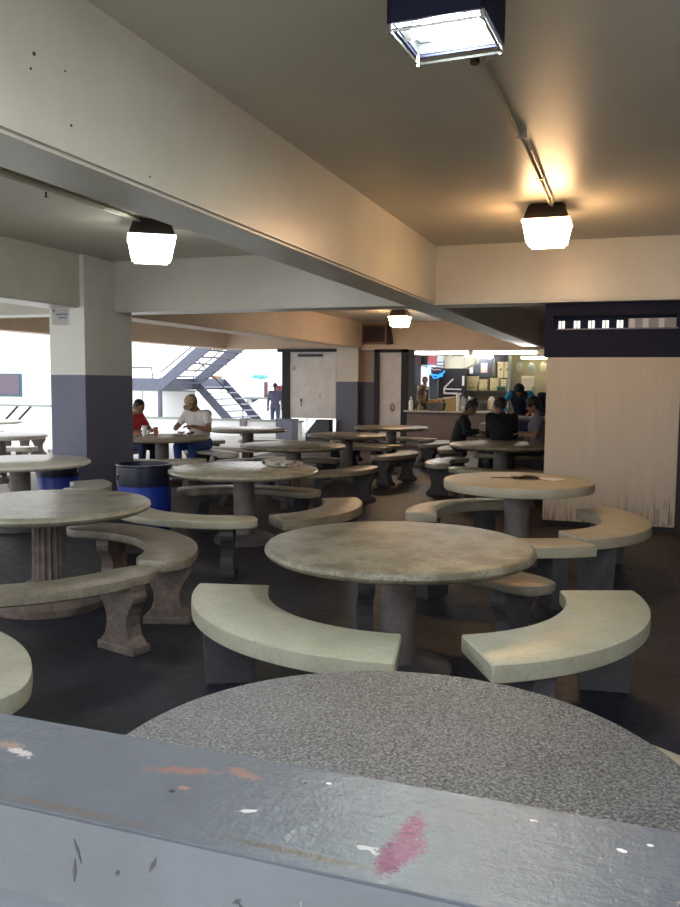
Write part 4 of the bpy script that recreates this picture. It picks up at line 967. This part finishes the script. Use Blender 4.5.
person('person in bright blue jacket with hood up, bowed over the kiosk counter', -2.13, 17.36, 0, FY, seated=False, lean=.52, bow=.85, flare=1.4, hands=((-.22, .36, .98), (.22, .36, .98)), skin=(.28, .15, .10),
       shirt=(.006, .012, .03), sleevec=(.02, .26, .52), pants=(.01, .012, .02), hood=(.006, .012, .03), sc=1.04)
person('person in dark blue cap behind the trio, at the very edge of the partition', -1.60, 17.5, 0, FY + .5, seated=False, lean=.05, bow=.35, hands=((-.2, .3, 1.0), (.2, .3, 1.0)), skin=(.25, .13, .08),
       shirt=(.03, .035, .06), pants=(.02, .02, .03), cap=(.02, .04, .10), sc=.98)
person('kiosk worker in pale shirt and black apron inside the kiosk', -5.42, 22.5, 0, FY + .1, seated=False, lean=.04, bow=.15, hands=((-.2, .30, .98), (.2, .30, .98)), skin=(.33, .18, .14),
       shirt=(.55, .52, .48), sleeve='short', pants=(.02, .02, .03), hairc=(.06, .02, .02), apron=(.012, .012, .014), sc=1.03)
person('distant person in slate grey top walking outside beside the dark post', -10.62, 23.9, 0, .4, seated=False, lean=.04, bow=.1, hands=((-.26, .05, .82), (.26, .05, .82)), skin=(.3, .17, .12),
       shirt=(.13, .13, .22), pants=(.10, .11, .2), hairc=(.05, .04, .06), sc=.90)

# food and drink on the eating man's table
def meal(label, x, y, z, c, rs=.11):
    t = thing('food_plate', label, 'food', (x, y, z))
    obj('plate', L([(rs * .6, 0), (rs, .012), (rs, .018), (rs * .6, .010)], n=28), flat('plate_w', (.8, .78, .74), .3), t, smooth='auto')
    bm = bmesh.new(); random.seed(len(label))
    for i in range(9): ell(bm, (random.uniform(-.5, .5) * rs, random.uniform(-.5, .5) * rs, .03 + random.uniform(0, .02)), (.025, .022, .018), 10, 6)
    fused('food', bm, flat('food%.2f' % c[0], c), t, .006, 2)
meal('plate of orange food before the person in red', -7.35, 11.15, .742, (.55, .22, .08), .13)
meal('white plate of food in front of the man in the tan cap', -6.75, 11.45, .742, (.60, .45, .38), .12)
meal('plate with dark food at the right of the eating man', -6.50, 11.38, .742, (.12, .07, .06), .09)
t = thing('drink_cup', 'tall white paper cup on the table of the man in the tan cap', 'cup', (-7.09, 10.98, .742)); obj('cup_body', L([(.03, 0), (.042, .15)], n=24), flat('cupw', (.85, .84, .83)), t, smooth='auto'); obj('cup_lid', L([(.044, .15), (.044, .158), (.036, .165)], n=24), flat('lidw', (.75, .75, .75)), t, smooth='auto')
t = thing('drink_glass', 'reddish drink beside the white paper cup', 'drink', (-6.98, 11.12, .742)); obj('glass_body', L([(.03, 0), (.038, .13)], n=24), flat('red_drink', (.55, .16, .08), .2), t, smooth='auto'); obj('glass_rim', L([(.040, .13), (.040, .14)], n=24), flat('rimw', (.7, .65, .6)), t)
meal('white plates on the trio table beside the black sweatshirt', -2.33, 14.05, .742, (.7, .68, .62), .12)
item('tissue_heap', 'crumpled white tissues on the left side of the trio table', 'tissues', (-2.2, 14.3, .742), (lambda b: (ell(b, (0, 0, .05), (.13, .10, .05)), ell(b, (.08, .03, .08), (.08, .07, .05)), b)[-1])(bmesh.new()), flat('tissue', (.75, .73, .70)), extra=(('box_base', B(-.10, .10, -.06, .06, 0, .05), flat('tissue_box', (.5, .45, .4))),))
